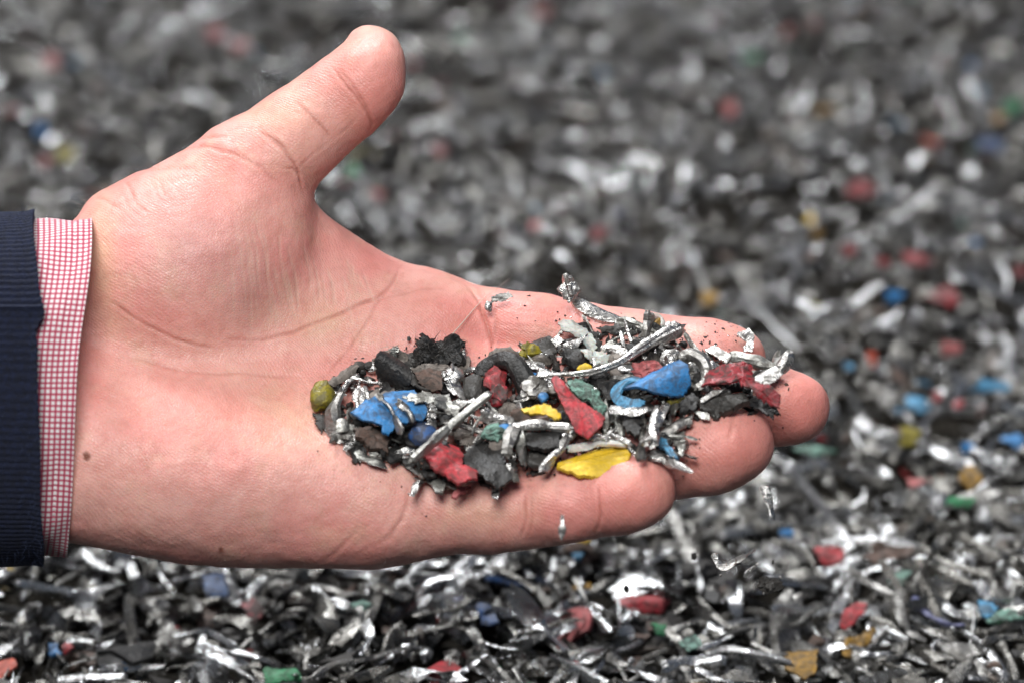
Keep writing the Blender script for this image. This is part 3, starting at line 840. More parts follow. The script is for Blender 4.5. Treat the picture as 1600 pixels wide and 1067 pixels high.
# ---------------------------------------------------------------- the handful of scrap
def A(*p): return [(460 + x / 2.883, 420 + y / 2.883) for x, y in p]
def B(*p): return [(820 + x / 2.884, 420 + y / 2.884) for x, y in p]
ZS = 2.883
def centre(pts): a = np.array(pts); return a.mean(0)
_n = [0]
def rngk():
    _n[0] += 1; return np.random.default_rng(1000 + _n[0])
PILE = 'handful of scrap in the palm'
HERO = []
def short(l):
    w = l.split(); out = []
    for t in w:
        if t in ('at', 'under', 'beside', 'lying', 'on', 'left', 'right', 'crossed', 'hugging', 'below', 'across', 'with', 'along', 'above', 'where', 'behind', 'slanting', 'between', 'wrapped', 'inside', 'crossing', 'in', 'standing', 'against', 'next', 'just', 'leaning', 'arching', 'tucked', 'curling', 'overhanging', 'trailing', 'near', 'touching', 'ending', 'of'): break
        out.append(t)
    return ' '.join(out)
CATS = {'metal_strand': 'metal strand', 'metal_shred': 'metal shred', 'plastic_chip': 'plastic chip', 'rubber_piece': 'rubber piece', 'metal_strip': 'metal strip'}
def wire(name, mat, pts, width_z, label, h=1.2, flat=.7, tilt=(0, 0), lift=0., group=PILE, place=None, nseg=26, sides=8, **kw):
    rng = rngk(); c = centre(pts)
    pl = place or pile_place(c[0], c[1], h, tilt)
    if group == PILE: HERO.append((c[0], c[1], short(label)))
    uv = pl.px_to_uv(pts)
    V, F = wire_shape(uv, np.atleast_1d(width_z) * (1.25 if group == PILE else 1.0) / ZS / 7.0, rng, flat=flat, lift=lift, nseg=nseg, sides=sides, **kw)
    return tag(emit(name, V, F, mat, pl, sharp=22), label, CATS[name], group)
def chip(name, mat, pts, label, h=1.0, thick=.8, bend=.8, bang=0., crumple=.4, rag=.3, tilt=(0, 0), n=40, group=PILE, place=None, sharp=17, ridges=0.):
    rng = rngk(); c = centre(pts)
    pl = place or pile_place(c[0], c[1], h, tilt)
    if group == PILE: HERO.append((c[0], c[1], short(label)))
    uv = pl.px_to_uv(pts)
    V, F = chip_shape(uv, rng, thick * .85, bend, bang, crumple * 1.25, rag * 1.5, int(n * 1.3), seed=_n[0], ridges=ridges)
    return tag(emit(name, V, F, mat, pl, sharp=sharp), label, CATS[name], group)
def lump(name, mat, c, size_z, label, h=.8, height=.6, amp=.45, tilt=(0, 0), rot=0., sub=3, group=PILE, place=None, sharp=30, freq=1.6):
    rng = rngk(); pl = place or pile_place(c[0], c[1], h, tilt)
    pl2 = Place(pl.o, pl.n, pl.u * math.cos(rot) + pl.v * math.sin(rot))
    sx, sy = size_z[0] / ZS / 7, size_z[1] / ZS / 7 * 1.15
    V, F = lump_shape((sx, sy, min(sx, sy) * height), rng, sub, amp, freq)
    return tag(emit(name, V, F, mat, pl2, sharp=sharp), label, CATS[name], group)

MS, MR, PC, RP, ST = 'metal_strand', 'metal_shred', 'plastic_chip', 'rubber_piece', 'metal_strip'
# --- palm-side half of the handful
lump(PC, 'olive', A((125, 570))[0], (105, 115), 'olive-yellow plastic nub at the wrist-side end of the handful', h=1.5, height=.8, amp=.35)
chip(PC, 'taupe', A((140, 515), (215, 462), (280, 418), (288, 448), (255, 488), (180, 532)), 'greenish grey leaf-shaped sliver beside the olive nub', h=2, bend=.5, bang=.6)
wire(MR, 'alu', A((215, 562), (240, 515), (290, 478)), [22, 30, 18], 'thin bright metal shred under the leaf-shaped sliver', h=1, flat=.5)
wire(MR, 'alu', A((262, 590), (285, 545), (292, 500)), [16, 26, 14], 'narrow shiny shred next to the leaf-shaped sliver', h=1.6, flat=.5)
lump(MR, 'alu', A((302, 592))[0], (80, 90), 'crumpled bright metal flake left of the big blue chip', h=1.0, amp=.6)
wire(ST, 'alu2', A((212, 555), (176, 635), (192, 715), (262, 765)), [40, 62, 60, 42], 'dull curved metal strip hugging the left end of the handful', h=1.2, flat=.45)
lump(MR, 'alu3', A((215, 705))[0], (62, 58), 'small pale square flake on the dull curved strip', h=3.2, amp=.2, height=.4)
chip(RP, 'grey', A((85, 655), (112, 648), (150, 662), (158, 700), (135, 735), (105, 738), (108, 700)), 'ragged dark crumb at the far left tip of the handful', h=.8, rag=.6, crumple=.8)
chip(PC, 'blue', A((255, 655), (320, 600), (410, 553), (530, 548), (585, 600), (600, 650), (585, 692), (520, 702), (460, 712), (432, 752), (392, 750), (388, 716), (290, 690)),
     'large bright blue plastic chip crossed by two grey strips', h=2.6, thick=1.0, bend=1.8, bang=.3, crumple=.35, rag=.2, n=54)
wire(ST, 'alu2', A((378, 572), (420, 610), (450, 665), (482, 742)), [38, 46, 50, 44], 'longer grey strip lying across the large blue chip', h=5.2, flat=.35)
wire(ST, 'alu2', A((468, 608), (505, 640), (535, 690)), [40, 60, 46], 'shorter grey strip lying across the large blue chip', h=5.2, flat=.35)
chip(RP, 'brown', A((275, 735), (340, 712), (400, 728), (432, 765), (405, 830), (350, 815), (290, 790)), 'dark brown ragged piece below the large blue chip', h=1.0, thick=1.6, rag=.6, crumple=1.2, bend=1.2)
wire(MS, 'alu2', A((150, 705), (190, 755), (245, 812)), [24, 34, 26], 'slim grey strand at the lower left edge of the handful', h=.9, flat=.6)
wire(ST, 'alu3', A((232, 812), (290, 842), (350, 866), (415, 884)), [34, 58, 54, 26], 'pale blade-shaped strip lying on bare palm below the dark brown piece', h=.5, flat=.35)
lump(MR, 'alu', A((245, 800))[0], (40, 40), 'tiny glinting flake where blade and slim strand meet', h=1.4)
chip(RP, 'black', A((350, 435), (372, 392), (420, 380), (500, 430), (520, 470), (512, 545), (460, 545), (372, 490)), 'black half-tube of cable insulation at the upper left', h=2.0, thick=1.3, bend=4.0, bang=-.55, crumple=.15, rag=.12, n=48)
chip(MR, 'alu3', A((412, 392), (440, 355), (468, 343), (470, 365), (455, 398)), 'pointed pale flake standing behind the black half-tube', h=3.0, bend=.2, tilt=(0, -.5))
# black fibrous clump
cl = chip(RP, 'black', A((530, 400), (545, 345), (565, 320), (568, 290), (590, 310), (640, 328), (720, 300), (770, 350), (745, 372), (775, 420), (760, 445), (690, 430), (640, 445), (560, 430)),
          'fibrous black clump with torn edges at the top of the handful', h=1.6, thick=1.6, bend=1.4, crumple=1.5, rag=.45, n=80)
chip(PC, 'taupe', A((525, 470), (560, 440), (690, 425), (700, 450), (640, 480), (560, 500)), 'grey-brown torn film just under the fibrous black clump', h=2.2, crumple=1.0, rag=.5)
chip(PC, 'brown', A((540, 478), (600, 448), (662, 462), (664, 548), (610, 556), (560, 520)), 'dull reddish brown flat chip above the large blue chip', h=3.0, bend=.8, rag=.2)
wire(ST, 'grey', A((525, 480), (555, 525), (610, 553)), [40, 46, 30], 'charcoal sliver along the edge of the reddish brown chip', h=2.6, flat=.4)
wire(MS, 'alu', A((690, 470), (725, 530), (762, 600)), [66, 62, 50], 'short thick bright strand right of the reddish brown chip', h=2.8, flat=.7, ends=(.95, .8))
lump(MR, 'alu', A((715, 480))[0], (90, 80), 'bulbous shiny end flake on the short thick strand', h=4.0, height=.7, amp=.25)
wire(MR, 'alu', A((735, 612), (775, 604), (815, 596)), [34, 40, 34], 'small bright crosswise shred at the foot of the short thick strand', h=3.4, flat=.5)
lump(MR, 'alu', A((762, 395))[0], (26, 62), 'tiny upright bright flake by the fibrous clump', h=1.8)
chip(MR, 'alu3', A((478, 588), (530, 572), (590, 556), (680, 556), (735, 628), (742, 660), (690, 650), (640, 628), (560, 612)), 'torn pale grey metal flake with ragged end, right of the blue chip', h=4.2, thick=.6, bend=1.0, crumple=.9, rag=.5)
wire(MS, 'alu3', A((520, 866), (600, 800), (690, 725), (790, 640), (884, 562)), [28, 42, 40, 40, 44], 'long straight pale strand slanting across the near edge of the handful', h=5.5, flat=.75, twist=.15, groove=.2, ends=(.4, .7))
lump(PC, 'dblue', A((580, 745))[0], (125, 95), 'rounded dark blue pellet under the long straight pale strand', h=2.0, amp=.2)
lump(MR, 'alu', A((615, 655))[0], (50, 32), 'small white-bright flake between blue chip and long pale strand', h=2.8)
chip(PC, 'red', A((578, 838), (640, 814), (735, 798), (762, 850), (755, 925), (828, 948), (822, 978), (740, 992), (690, 962), (610, 895)),
     'red plastic chip with folded tail at the near edge of the handful', h=1.8, thick=1.0, bend=2.6, bang=-.9, crumple=.5, rag=.2, n=50)
chip(RP, 'black', A((758, 850), (830, 785), (890, 770), (938, 762), (952, 895), (985, 940), (912, 988), (830, 932), (770, 922)),
     'flat black square-cornered chip right of the folded red chip', h=1.6, thick=1.0, bend=.9, bang=.4, crumple=.5, rag=.35, n=50)
wire(MR, 'alu', A((530, 1020), (552, 975), (582, 925)), [20, 40, 30], 'shiny blade lying on the palm below the folded red chip', h=.4, flat=.5)
chip(MR, 'alu3', A((614, 965), (650, 938), (685, 968), (668, 1010), (632, 1002)), 'small square pale flake lying below the folded red chip', h=.5, bend=.2, rag=.1, crumple=.1)
lump(RP, 'black', A((610, 925))[0], (60, 40), 'black crumb between the red chip and the shiny blade', h=.6)
chip(PC, 'pink', A((715, 1030), (750, 990), (790, 985), (770, 1015)), 'brownish pink sliver under the tail of the red chip', h=.3, rag=.4)
# black curl with red inside
wire(RP, 'black', A((832, 478), (862, 436), (925, 420), (990, 448), (1040, 520), (1048, 575), (1005, 605)), [46, 62, 78, 90, 84, 70, 50], 'thick black insulation curl wrapped round a red core', h=3.6, flat=.75, groove=.05, lift=1.2, nseg=34, sides=14, rough=.02)
lump(PC, 'red', A((908, 495))[0], (95, 110), 'crumpled red core inside the black insulation curl', h=3.6, amp=.55, freq=2.4)
lump(PC, 'dred', A((918, 565))[0], (75, 80), 'lower fold of red plastic under the black insulation curl', h=3.0, amp=.5, freq=2.4)
lump(PC, 'amber', A((850, 462))[0], (44, 60), 'mustard crumb at the left of the black insulation curl', h=4.2, amp=.4)
lump(RP, 'grey', A((812, 532))[0], (90, 120), 'charcoal lump left of the red core', h=2.6, amp=.35)
wire(MR, 'alu', A((775, 470), (800, 455), (830, 452)), [30, 36, 20], 'small glinting flake left of the black insulation curl', h=3, flat=.5)
wire(MS, 'alu', A((848, 648), (910, 662), (988, 686)), [46, 48, 42], 'bright stubby strand crossing beside the long straight pale one', h=3.6, flat=.7)
chip(PC, 'yellow', A((1020, 638), (1085, 624), (1135, 606), (1202, 660), (1190, 688), (1130, 662), (1060, 658)), 'small bright yellow torn bit in the middle of the handful', h=4.4, rag=.3, crumple=.6)
wire(RP, 'brown', A((985, 655), (1060, 678), (1150, 668)), [40, 56, 44], 'dark brown sliver under the yellow torn bit', h=3.4, flat=.6)
lump(PC, 'blue', A((1122, 576))[0], (44, 44), 'tiny bright blue crumb above the yellow torn bit', h=4.8, amp=.25)
lump(MR, 'alu2', A((1080, 535))[0], (110, 80), 'crumpled grey flake behind the tiny blue crumb', h=3.6, amp=.6)
lump(PC, 'teal', A((905, 735))[0], (110, 56), 'crumbly teal bit beside the black square-cornered chip', h=3.2, amp=.6, freq=2.6)
lump(PC, 'blue', A((952, 720))[0], (60, 44), 'small blue bit beside the crumbly teal bit', h=3.0, amp=.4)
wire(ST, 'alu2', A((1002, 712), (968, 770), (955, 835)), [46, 66, 54], 'folded grey strip standing right of the black square-cornered chip', h=3.2, flat=.4)
wire(ST, 'alu3', A((1012, 745), (1022, 810), (1032, 875)), [40, 48, 40], 'pale strip next to the folded grey strip', h=2.2, flat=.45)
wire(MR, 'alu', A((985, 840), (975, 890), (960, 935)), [36, 46, 26], 'narrow metal sliver against the edge of the black square-cornered chip', h=1.2, flat=.4)
chip(RP, 'black', A((1045, 745), (1120, 725), (1200, 745), (1195, 800), (1120, 812), (1050, 800)), 'black slab between the yellow chip and the pale strip', h=2.4, thick=1.5, rag=.3)
lump(RP, 'grey', A((1090, 860))[0], (110, 80), 'charcoal lump left of the yellow ridged chip', h=.8)
# olive nub, dark band and metal at the index finger root
wire(PC, 'olive', A((1032, 362), (1075, 372), (1140, 372)), [62, 84, 70], 'olive-yellow insulation stub at the root of the index finger', h=2.0, flat=.75, groove=.05, ends=(.7, .9))
wire(RP, 'grey', A((1128, 330), (1160, 385), (1178, 445)), [44, 62, 50], 'charcoal band wrapped over the olive stub', h=4.0, flat=.4)
chip(MR, 'alu', A((1150, 325), (1185, 298), (1212, 325), (1180, 352)), 'square bright flake behind the olive stub', h=3.6, bend=.3, rag=.05, crumple=.1)
wire(MS, 'alu', A((965, 425), (1000, 440), (1060, 440), (1135, 448)), [44, 56, 54, 50], 'squarish bright strand beneath the olive stub', h=2.4, flat=.75, groove=.2)
wire(MR, 'alu2', A((925, 392), (980, 398), (1040, 408)), [20, 30, 20], 'thin grey flake above the squarish bright strand', h=1.2, flat=.4)
lump(PC, 'blue', A((1040, 478))[0], (80, 26), 'dark blue-black crumb under the squarish bright strand', h=2.0)
# loose on the index finger root
chip(MR, 'alu2', A((888, 128), (930, 110), (978, 106), (985, 122), (940, 150), (895, 152)), 'thin grey flake lying alone at the root of the index finger', h=.1, thick=.3, bend=.3, crumple=.3)
lump(MR, 'alu', A((876, 170))[0], (36, 38), 'tiny bright glint alone on the skin at the index finger root', h=.1, amp=.3)
# --- finger-side half
wire(MS, 'alu', B((188, 66), (203, 120), (240, 165), (330, 212), (400, 232), (472, 252)), [50, 40, 56, 54, 54, 46], 'bent bright strand with crumpled head on the upper edge of the index finger', h=1.0, flat=.55, hprof=[6, 3, .5, .2, 0, 0], groove=.2)
lump(MR, 'alu', B((203, 92))[0], (72, 74), 'crumpled foil head of the bent strand on the index finger', h=5.5, amp=.7, freq=2.2)
lump(RP, 'black', B((492, 255))[0], (44, 40), 'black crumb at the lower end of the bent strand', h=.6, amp=.6)
wire(MR, 'alu2', B((558, 204), (548, 262), (536, 318)), [40, 46, 42], 'upright dull stub on the index finger next to the milky ring', h=2.6, flat=.75)
wire(PC, 'white', B((570, 222), (600, 212), (624, 238), (622, 262)), [26, 30, 30, 24], 'small milky plastic ring on the index finger', h=2.2, flat=.6)
lump(PC, 'amber', B((592, 250))[0], (46, 46), 'brown crumb inside the small milky ring', h=1.6)
chip(PC, 'white', B((140, 250), (170, 238), (225, 238), (275, 270), (318, 322), (332, 372), (300, 385), (262, 330), (215, 300), (165, 285)), 'milky white torn plastic film at the top of the handful', h=3.2, thick=.7, bend=1.6, bang=-.7, crumple=.9, rag=.3)
chip(PC, 'white', B((245, 372), (300, 375), (345, 385), (378, 405), (372, 435), (330, 442), (270, 405)), 'smaller milky film scrap below the white torn film', h=2.6, thick=.6, bend=1.0, crumple=.8, rag=.3)
wire(MS, 'alu', B((182, 362), (225, 335), (275, 300)), [40, 48, 34], 'short bright strand leaning on the milky white film', h=3.6, flat=.6)
lump(RP, 'black', B((235, 400))[0], (130, 80), 'black lump under the smaller milky film scrap', h=1.6)
wire(MS, 'alu', B((60, 468), (140, 482), (290, 480), (420, 440), (530, 366), (620, 312), (708, 268)), [54, 46, 46, 48, 54, 66, 60], 'longest curved bright strand arching over the top of the handful', h=6.0, flat=.6, lift=2.0, nseg=48, sides=13, groove=.16)
chip(RP, 'black', B((455, 350), (500, 325), (600, 318), (625, 350), (560, 385), (470, 405)), 'black ragged chunk behind the longest curved strand', h=2.4, thick=2.0, bend=1.6, crumple=1.2, rag=.6)
chip(PC, 'red', B((116, 505), (150, 488), (192, 545), (250, 610), (320, 648), (370, 682), (335, 740), (282, 772), (230, 732), (172, 632)),
     'long bright red chip in the middle of the handful', h=5.6, thick=1.0, bend=1.6, bang=-.85, crumple=.5, rag=.2, n=50, tilt=(0, -.15))
chip(PC, 'teal', B((190, 525), (222, 510), (252, 494), (290, 530), (322, 572), (370, 640), (345, 655), (290, 602), (222, 572)), 'ragged teal chip tucked behind the long red chip', h=5.0, thick=1.1, bend=.8, crumple=1.0, rag=.5)
chip(PC, 'blue', B((448, 578), (500, 545), (560, 508), (640, 454), (700, 443), (742, 475), (752, 535), (712, 574), (600, 588), (520, 574)),
     'scoop-shaped blue plastic chip on the finger side of the handful', h=5.4, thick=1.0, bend=3.6, bang=.45, crumple=.25, rag=.15, n=54)
wire(PC, 'sky', B((540, 505), (480, 495), (432, 530), (420, 580), (470, 605), (535, 600)), [26, 34, 40, 40, 36, 24], 'light blue torn curl at the point of the blue scoop', h=5.0, flat=.5, rough=.12)
wire(MS, 'alu2', B((698, 402), (745, 388), (795, 412), (816, 465), (800, 515), (768, 535)), [36, 42, 44, 44, 42, 34], 'hook-shaped grey strand curling behind the blue scoop', h=4.6, flat=.7, nseg=30)
lump(MR, 'alu', B((660, 418))[0], (90, 80), 'crumpled bright flake above the blue scoop', h=3.4, amp=.6)
lump(MR, 'alu', B((838, 438))[0], (46, 46), 'little white-bright flake right of the hook-shaped strand', h=3.2, amp=.3)
chip(PC, 'dred', B((800, 545), (850, 470), (910, 436), (990, 424), (1012, 480), (1052, 530), (1100, 560), (1150, 590), (1142, 632), (1070, 592), (1000, 566), (960, 530), (880, 545)),
     'crumpled dark red film at the fingertip end of the handful', h=4.0, thick=.7, bend=2.2, bang=-.3, crumple=1.5, rag=.45, n=60)
lump(PC, 'dred', B((985, 452))[0], (70, 60), 'dark folded peak on top of the crumpled dark red film', h=5.6, amp=.6, freq=2.4)
wire(MS, 'alu3', B((930, 398), (1000, 410), (1070, 428), (1135, 440)), [40, 46, 46, 40], 'straight pale strand lying over the index fingertip', h=2.6, flat=.7)
wire(MS, 'alu', B((1042, 512), (1110, 474), (1165, 440), (1198, 392)), [44, 52, 56, 30], 'bright strand overhanging the fingertips with a pointed end', h=2.8, flat=.6, hprof=[0, 0, .5, 1.5])
chip(MR, 'alu', B((810, 370), (850, 344), (935, 394), (912, 426)), 'rectangular bent bright plate at the upper right of the handful', h=3.2, thick=.5, bend=.5, rag=.05, crumple=.1)
chip(MR, 'alu', B((952, 296), (1018, 278), (1036, 312), (1030, 392), (992, 388), (1000, 330)), 'folded foil flake standing on the index fingertip', h=2.4, thick=.5, bend=1.0, bang=1.2, crumple=1.0, rag=.2)
chip(RP, 'grey', B((800, 605), (850, 575), (905, 556), (1000, 588), (1022, 622), (930, 642), (850, 672), (795, 645)), 'charcoal ragged chunk below the crumpled dark red film', h=3.0, thick=2.0, bend=2.0, crumple=1.2, rag=.5, n=50)
chip(RP, 'black', B((990, 585), (1045, 590), (1100, 620), (1142, 650), (1130, 668), (1060, 640), (1000, 625)), 'black torn sliver trailing along the ring fingertip', h=1.6, rag=.6, crumple=1.0)
wire(MR, 'alu2', B((798, 592), (850, 566), (902, 540)), [18, 32, 16], 'thin grey blade above the charcoal ragged chunk', h=5.0, flat=.4)
chip(MR, 'alu3', B((752, 642), (800, 648), (832, 662), (836, 682), (795, 682)), 'small white triangular flake near the charcoal ragged chunk', h=3.8, thick=.4, bend=.3, rag=.1)
wire(MS, 'alu', B((590, 640), (575, 705), (560, 785)), [48, 54, 48], 'upright bright strand below the blue scoop', h=4.6, flat=.75)
wire(MS, 'alu2', B((536, 680), (528, 770), (520, 862)), [40, 46, 42], 'upright dull strand at the right of the yellow ridged chip', h=3.4, flat=.7)
wire(MR, 'alu', B((642, 612), (622, 655), (600, 700)), [30, 40, 26], 'short bright shred beside the upright bright strand', h=3.6, flat=.5)
chip(MR, 'alu2', B((608, 745), (640, 715), (690, 690), (762, 650), (756, 690), (700, 725), (655, 752)), 'brownish grey splinter on the middle finger side below the white triangle', h=3.0, thick=.8, bend=.8, bang=.5, rag=.2)
chip(MR, 'alu3', B((650, 772), (690, 748), (718, 745), (726, 795), (712, 852), (682, 805)), 'pale torn flake near the ring finger pad', h=1.4, thick=.5, bend=.5, crumple=.5)
chip(PC, 'sky', B((578, 785), (620, 762), (655, 800), (692, 852), (640, 832)), 'small pale blue torn bit above the pointed blade', h=1.6, rag=.4, crumple=.5)
wire(ST, 'alu', B((552, 826), (610, 850), (670, 878), (758, 916)), [46, 64, 58, 14], 'pointed metal blade at the ring finger edge of the handful', h=1.4, flat=.4, ends=(.8, .3))
chip(PC, 'yellow', B((140, 912), (160, 880), (240, 852), (350, 816), (440, 808), (486, 848), (462, 876), (340, 934), (240, 942)), 'bright yellow ridged chip lying on the pinky finger', h=1.4, thick=1.2, bend=1.4, bang=.28, crumple=.2, rag=.15, n=54, ridges=.16)
wire(ST, 'white', B((200, 815), (270, 802), (350, 786), (470, 790)), [30, 36, 36, 30], 'dirty white strip along the back of the yellow ridged chip', h=2.6, flat=.5)
wire(MS, 'alu', B((80, 902), (150, 822), (224, 742)), [36, 48, 46], 'bright strand slanting up from the left end of the yellow ridged chip', h=2.6, flat=.7)
wire(MS, 'alu', B((-60, 710), (20, 702), (110, 700), (212, 716)), [38, 42, 42, 38], 'level bright strand ending at the long red chip', h=4.0, flat=.7)
wire(MR, 'alu', B((378, 632), (470, 642), (562, 636)), [26, 34, 28], 'thin level bright shred under the light blue curl', h=4.4, flat=.6)
lump(PC, 'pink', B((545, 450))[0], (120, 60), 'crumpled pinkish red film behind the blue scoop', h=4.0, amp=.6, freq=2.4)
lump(PC, 'yellow', B((270, 446))[0], (56, 40), 'tiny yellow bit touching the longest curved strand', h=5.6, amp=.3)
chip(RP, 'black', B((330, 520), (400, 495), (450, 510), (430, 575), (360, 590)), 'black flake between the teal chip and the light blue curl', h=3.0, thick=1.4, rag=.4, crumple=.8)
chip(RP, 'black', B((440, 660), (500, 650), (530, 700), (510, 760), (450, 740)), 'black flake right of the long red chip', h=2.6, thick=1.4, rag=.4, crumple=.8)
chip(RP, 'black', B((690, 600), (760, 560), (790, 590), (770, 640), (700, 655)), 'black crumbly flake right under the blue scoop', h=3.0, thick=1.4, rag=.5, crumple=.9)
wire(PC, 'olive', B((648, 602), (690, 592), (720, 580)), [20, 28, 16], 'slim olive sliver under the blue scoop', h=4.2, flat=.5)
wire(MR, 'alu', B((300, 770), (335, 762), (372, 772)), [40, 46, 34], 'small bright stub above the yellow ridged chip', h=2.8, flat=.6)
wire(MR, 'alu', B((390, 745), (430, 765), (470, 790)), [30, 40, 30], 'small bright stub right of the long red chip tip', h=2.8, flat=.6)

# fillers between the named pieces: each still a piece of its own
fr = np.random.default_rng(77); placed = 0
FILL = 'small bits filling the handful'
while placed < 270:
    x, y = fr.uniform(490, 1225), fr.uniform(500, 765)
    if not inside(np.array(x), np.array(y), pile_poly) or edge_d(x, y, pile_poly)[0] < 9: continue
    a = fr.uniform(0, 6.28); L = fr.uniform(26, 85); k = (0, 2, 3, 0, 2, 3, 1)[placed % 7]
    hh = fr.uniform(-1.6, 1.6); hh = min(hh - .6, mound(x, y) * .4 - 1.2)
    if math.hypot((x - 928) / 75, (y - 725) / 32) < 1 and hh > -1: continue
    near = min(HERO, key=lambda q: math.hypot(q[0] - x, q[1] - y))[2]
    pts = [(x - L / 2 * math.cos(a), y - L / 3 * math.sin(a)), (x + fr.normal(0, 3), y + fr.normal(0, 3)), (x + L / 2 * math.cos(a), y + L / 3 * math.sin(a))]
    if k in (0, 2):
        wire('metal_shred', ('alu', 'alu2', 'alu3')[int(fr.integers(3))], pts, list(fr.uniform(24, 56, 3) * (.45 if placed % 3 == 0 else 1)), 'small metal shred half buried beside the ' + near, h=hh, flat=fr.uniform(.3, .8), tilt=tuple(fr.normal(0, .3, 2)), group=FILL, nseg=10, sides=8)
    elif k == 1:
        lump('rubber_piece', ('black', 'grey', 'black', 'brown')[int(fr.integers(4))], (x, y), fr.uniform(30, 80, 2), 'small dark crumb half buried beside the ' + near, h=hh, amp=.5, group=FILL, sub=2)
    else:
        t = np.linspace(0, 2 * math.pi, 7)[:-1]; rx, ry = fr.uniform(14, 36), fr.uniform(9, 22)
        pl_ = [(x + rx * math.cos(q + a) * fr.uniform(.6, 1.2), y + ry * math.sin(q + a) * fr.uniform(.6, 1.2)) for q in t]
        chip('rubber_piece', ('black', 'grey', 'black', 'taupe')[int(fr.integers(4))], pl_, 'small dark flake half buried beside the ' + near, h=hh, thick=.8, crumple=.8, rag=.4, tilt=tuple(fr.normal(0, .25, 2)), group=FILL, n=20)
    placed += 1

# fine silver slivers strewn over the top
fr2 = np.random.default_rng(78); got = 0
while got < 24:
    x, y = fr2.uniform(500, 1215), fr2.uniform(505, 760)
    if not inside(np.array(x), np.array(y), pile_poly) or edge_d(x, y, pile_poly)[0] < 12: continue
    if any(math.hypot((x - cx_) / 60, (y - cy_) / 34) < 1 for cx_, cy_ in ((605, 650), (925, 725), (1030, 602), (905, 638), (700, 735), (785, 725))): continue
    a = fr2.normal(0, .9); L = fr2.uniform(14, 46); near = min(HERO, key=lambda q: math.hypot(q[0] - x, q[1] - y))[2]
    wire('metal_shred', ('alu', 'alu', 'alu3')[int(fr2.integers(3))], [(x - L / 2 * math.cos(a), y - L / 2 * math.sin(a)), (x + fr2.normal(0, 3), y + fr2.normal(0, 3)), (x + L / 2 * math.cos(a), y + L / 2 * math.sin(a))], list(fr2.uniform(8, 22, 3)),
         'fine silver sliver lying loose over the ' + near, h=fr2.uniform(1.0, 3.4), flat=fr2.uniform(.2, .5), tilt=tuple(fr2.normal(0, .35, 2)), group='fine slivers on the handful', nseg=8, sides=6)
    got += 1

def crumbs(name, specs, mats, label, cat):
    """many grains in one mesh: specs of (camera-space centre, size mm, material index)"""
    v, f = ICO[1]; rng = np.random.default_rng(9); VV, FF, MI = [], [], []
    for i, (c, s, mi) in enumerate(specs):
        r = 1 + .45 * rng.uniform(-1, 1, len(v))
        VV.append(c + v * r[:, None] * s * .5 * rng.uniform(.5, 1.2, 3)); FF.append(f + i * len(v)); MI.append(np.full(len(f), mi))
    W = to_world(np.concatenate(VV)); c0 = W.mean(0)
    o = link(name, mesh_np(name, W - c0, np.concatenate(FF), False, [MAT[m] for m in mats], np.concatenate(MI)), c0)
    return tag(o, label, cat, kind='stuff')
sp = []
while len(sp) < 1500:                       # black granules that bed the pieces
    x, y = fr.uniform(490, 1225), fr.uniform(500, 770)
    if not inside(np.array(x), np.array(y), pile_poly): continue
    m = mound(x, y)
    if m < 1.0 and fr.random() < .8: continue
    pl = pile_place(x, y, -m * fr.uniform(0.05, .95))
    sp.append((pl.o, fr.uniform(.4, 2.2) * (.5 if m < 1.2 else 1), int(fr.choice(3, p=[.55, .35, .1]))))
crumbs('rubber_granules', sp, ('black', 'grey', 'alu2'), 'fine black rubber granules and dust bedding the handful of scrap', 'granules')
sp = []
DZ = [(1120, 520, 75, 16, 110), (1090, 545, 60, 18, 40), (1225, 600, 22, 14, 34), (1160, 640, 60, 18, 10), (900, 500, 70, 18, 16), (990, 505, 40, 10, 20), (1075, 690, 18, 30, 28), (860, 470, 60, 12, 6),
      (650, 745, 60, 30, 5), (530, 720, 40, 20, 3), (1240, 660, 30, 20, 5), (700, 790, 80, 15, 4), (760, 560, 40, 14, 16)]
for cx, cy, sx, sy, n in DZ:
    for _ in range(n):
        x, y = fr.normal(cx, sx * .6), fr.normal(cy, sy * .7); hit = hand_hit(x, y)
        if hit and hit[1] @ hit[0] < 0: sp.append((hit[0] + hit[1] * .08, float(np.clip(fr.lognormal(-1.0, .5), .14, 1.1)), int(fr.choice(3, p=[.6, .3, .1]))))
crumbs('dark_dust', sp, ('black', 'brown', 'alu'), 'dark dust specks sprinkled on the finger skin round the handful', 'dust')

# frayed fibres of the black clump, parts of it
fs = []
for _ in range(130):
    x, y = fr.uniform(648, 724), fr.uniform(528, 572); pl = pile_place(x, y, fr.uniform(1.5, 4.5)); a = fr.uniform(0, 6.28)
    L = fr.uniform(.8, 2.8); b2 = fr.normal(0, 1, 3)
    fs.append(([pl.o + (pl.u * math.cos(a) + pl.v * math.sin(a)) * L * f + pl.n * .8 * math.sin(f * 3) + b2 * f * f * .7 for f in (0, .3, .6, 1)], fr.uniform(.05, .16)))
ff = strands('frayed_fibres', fs, MAT['grey'], None, 4); ff.parent = cl; ff.location = ff.location - cl.location; ff['kind'] = 'stuff'
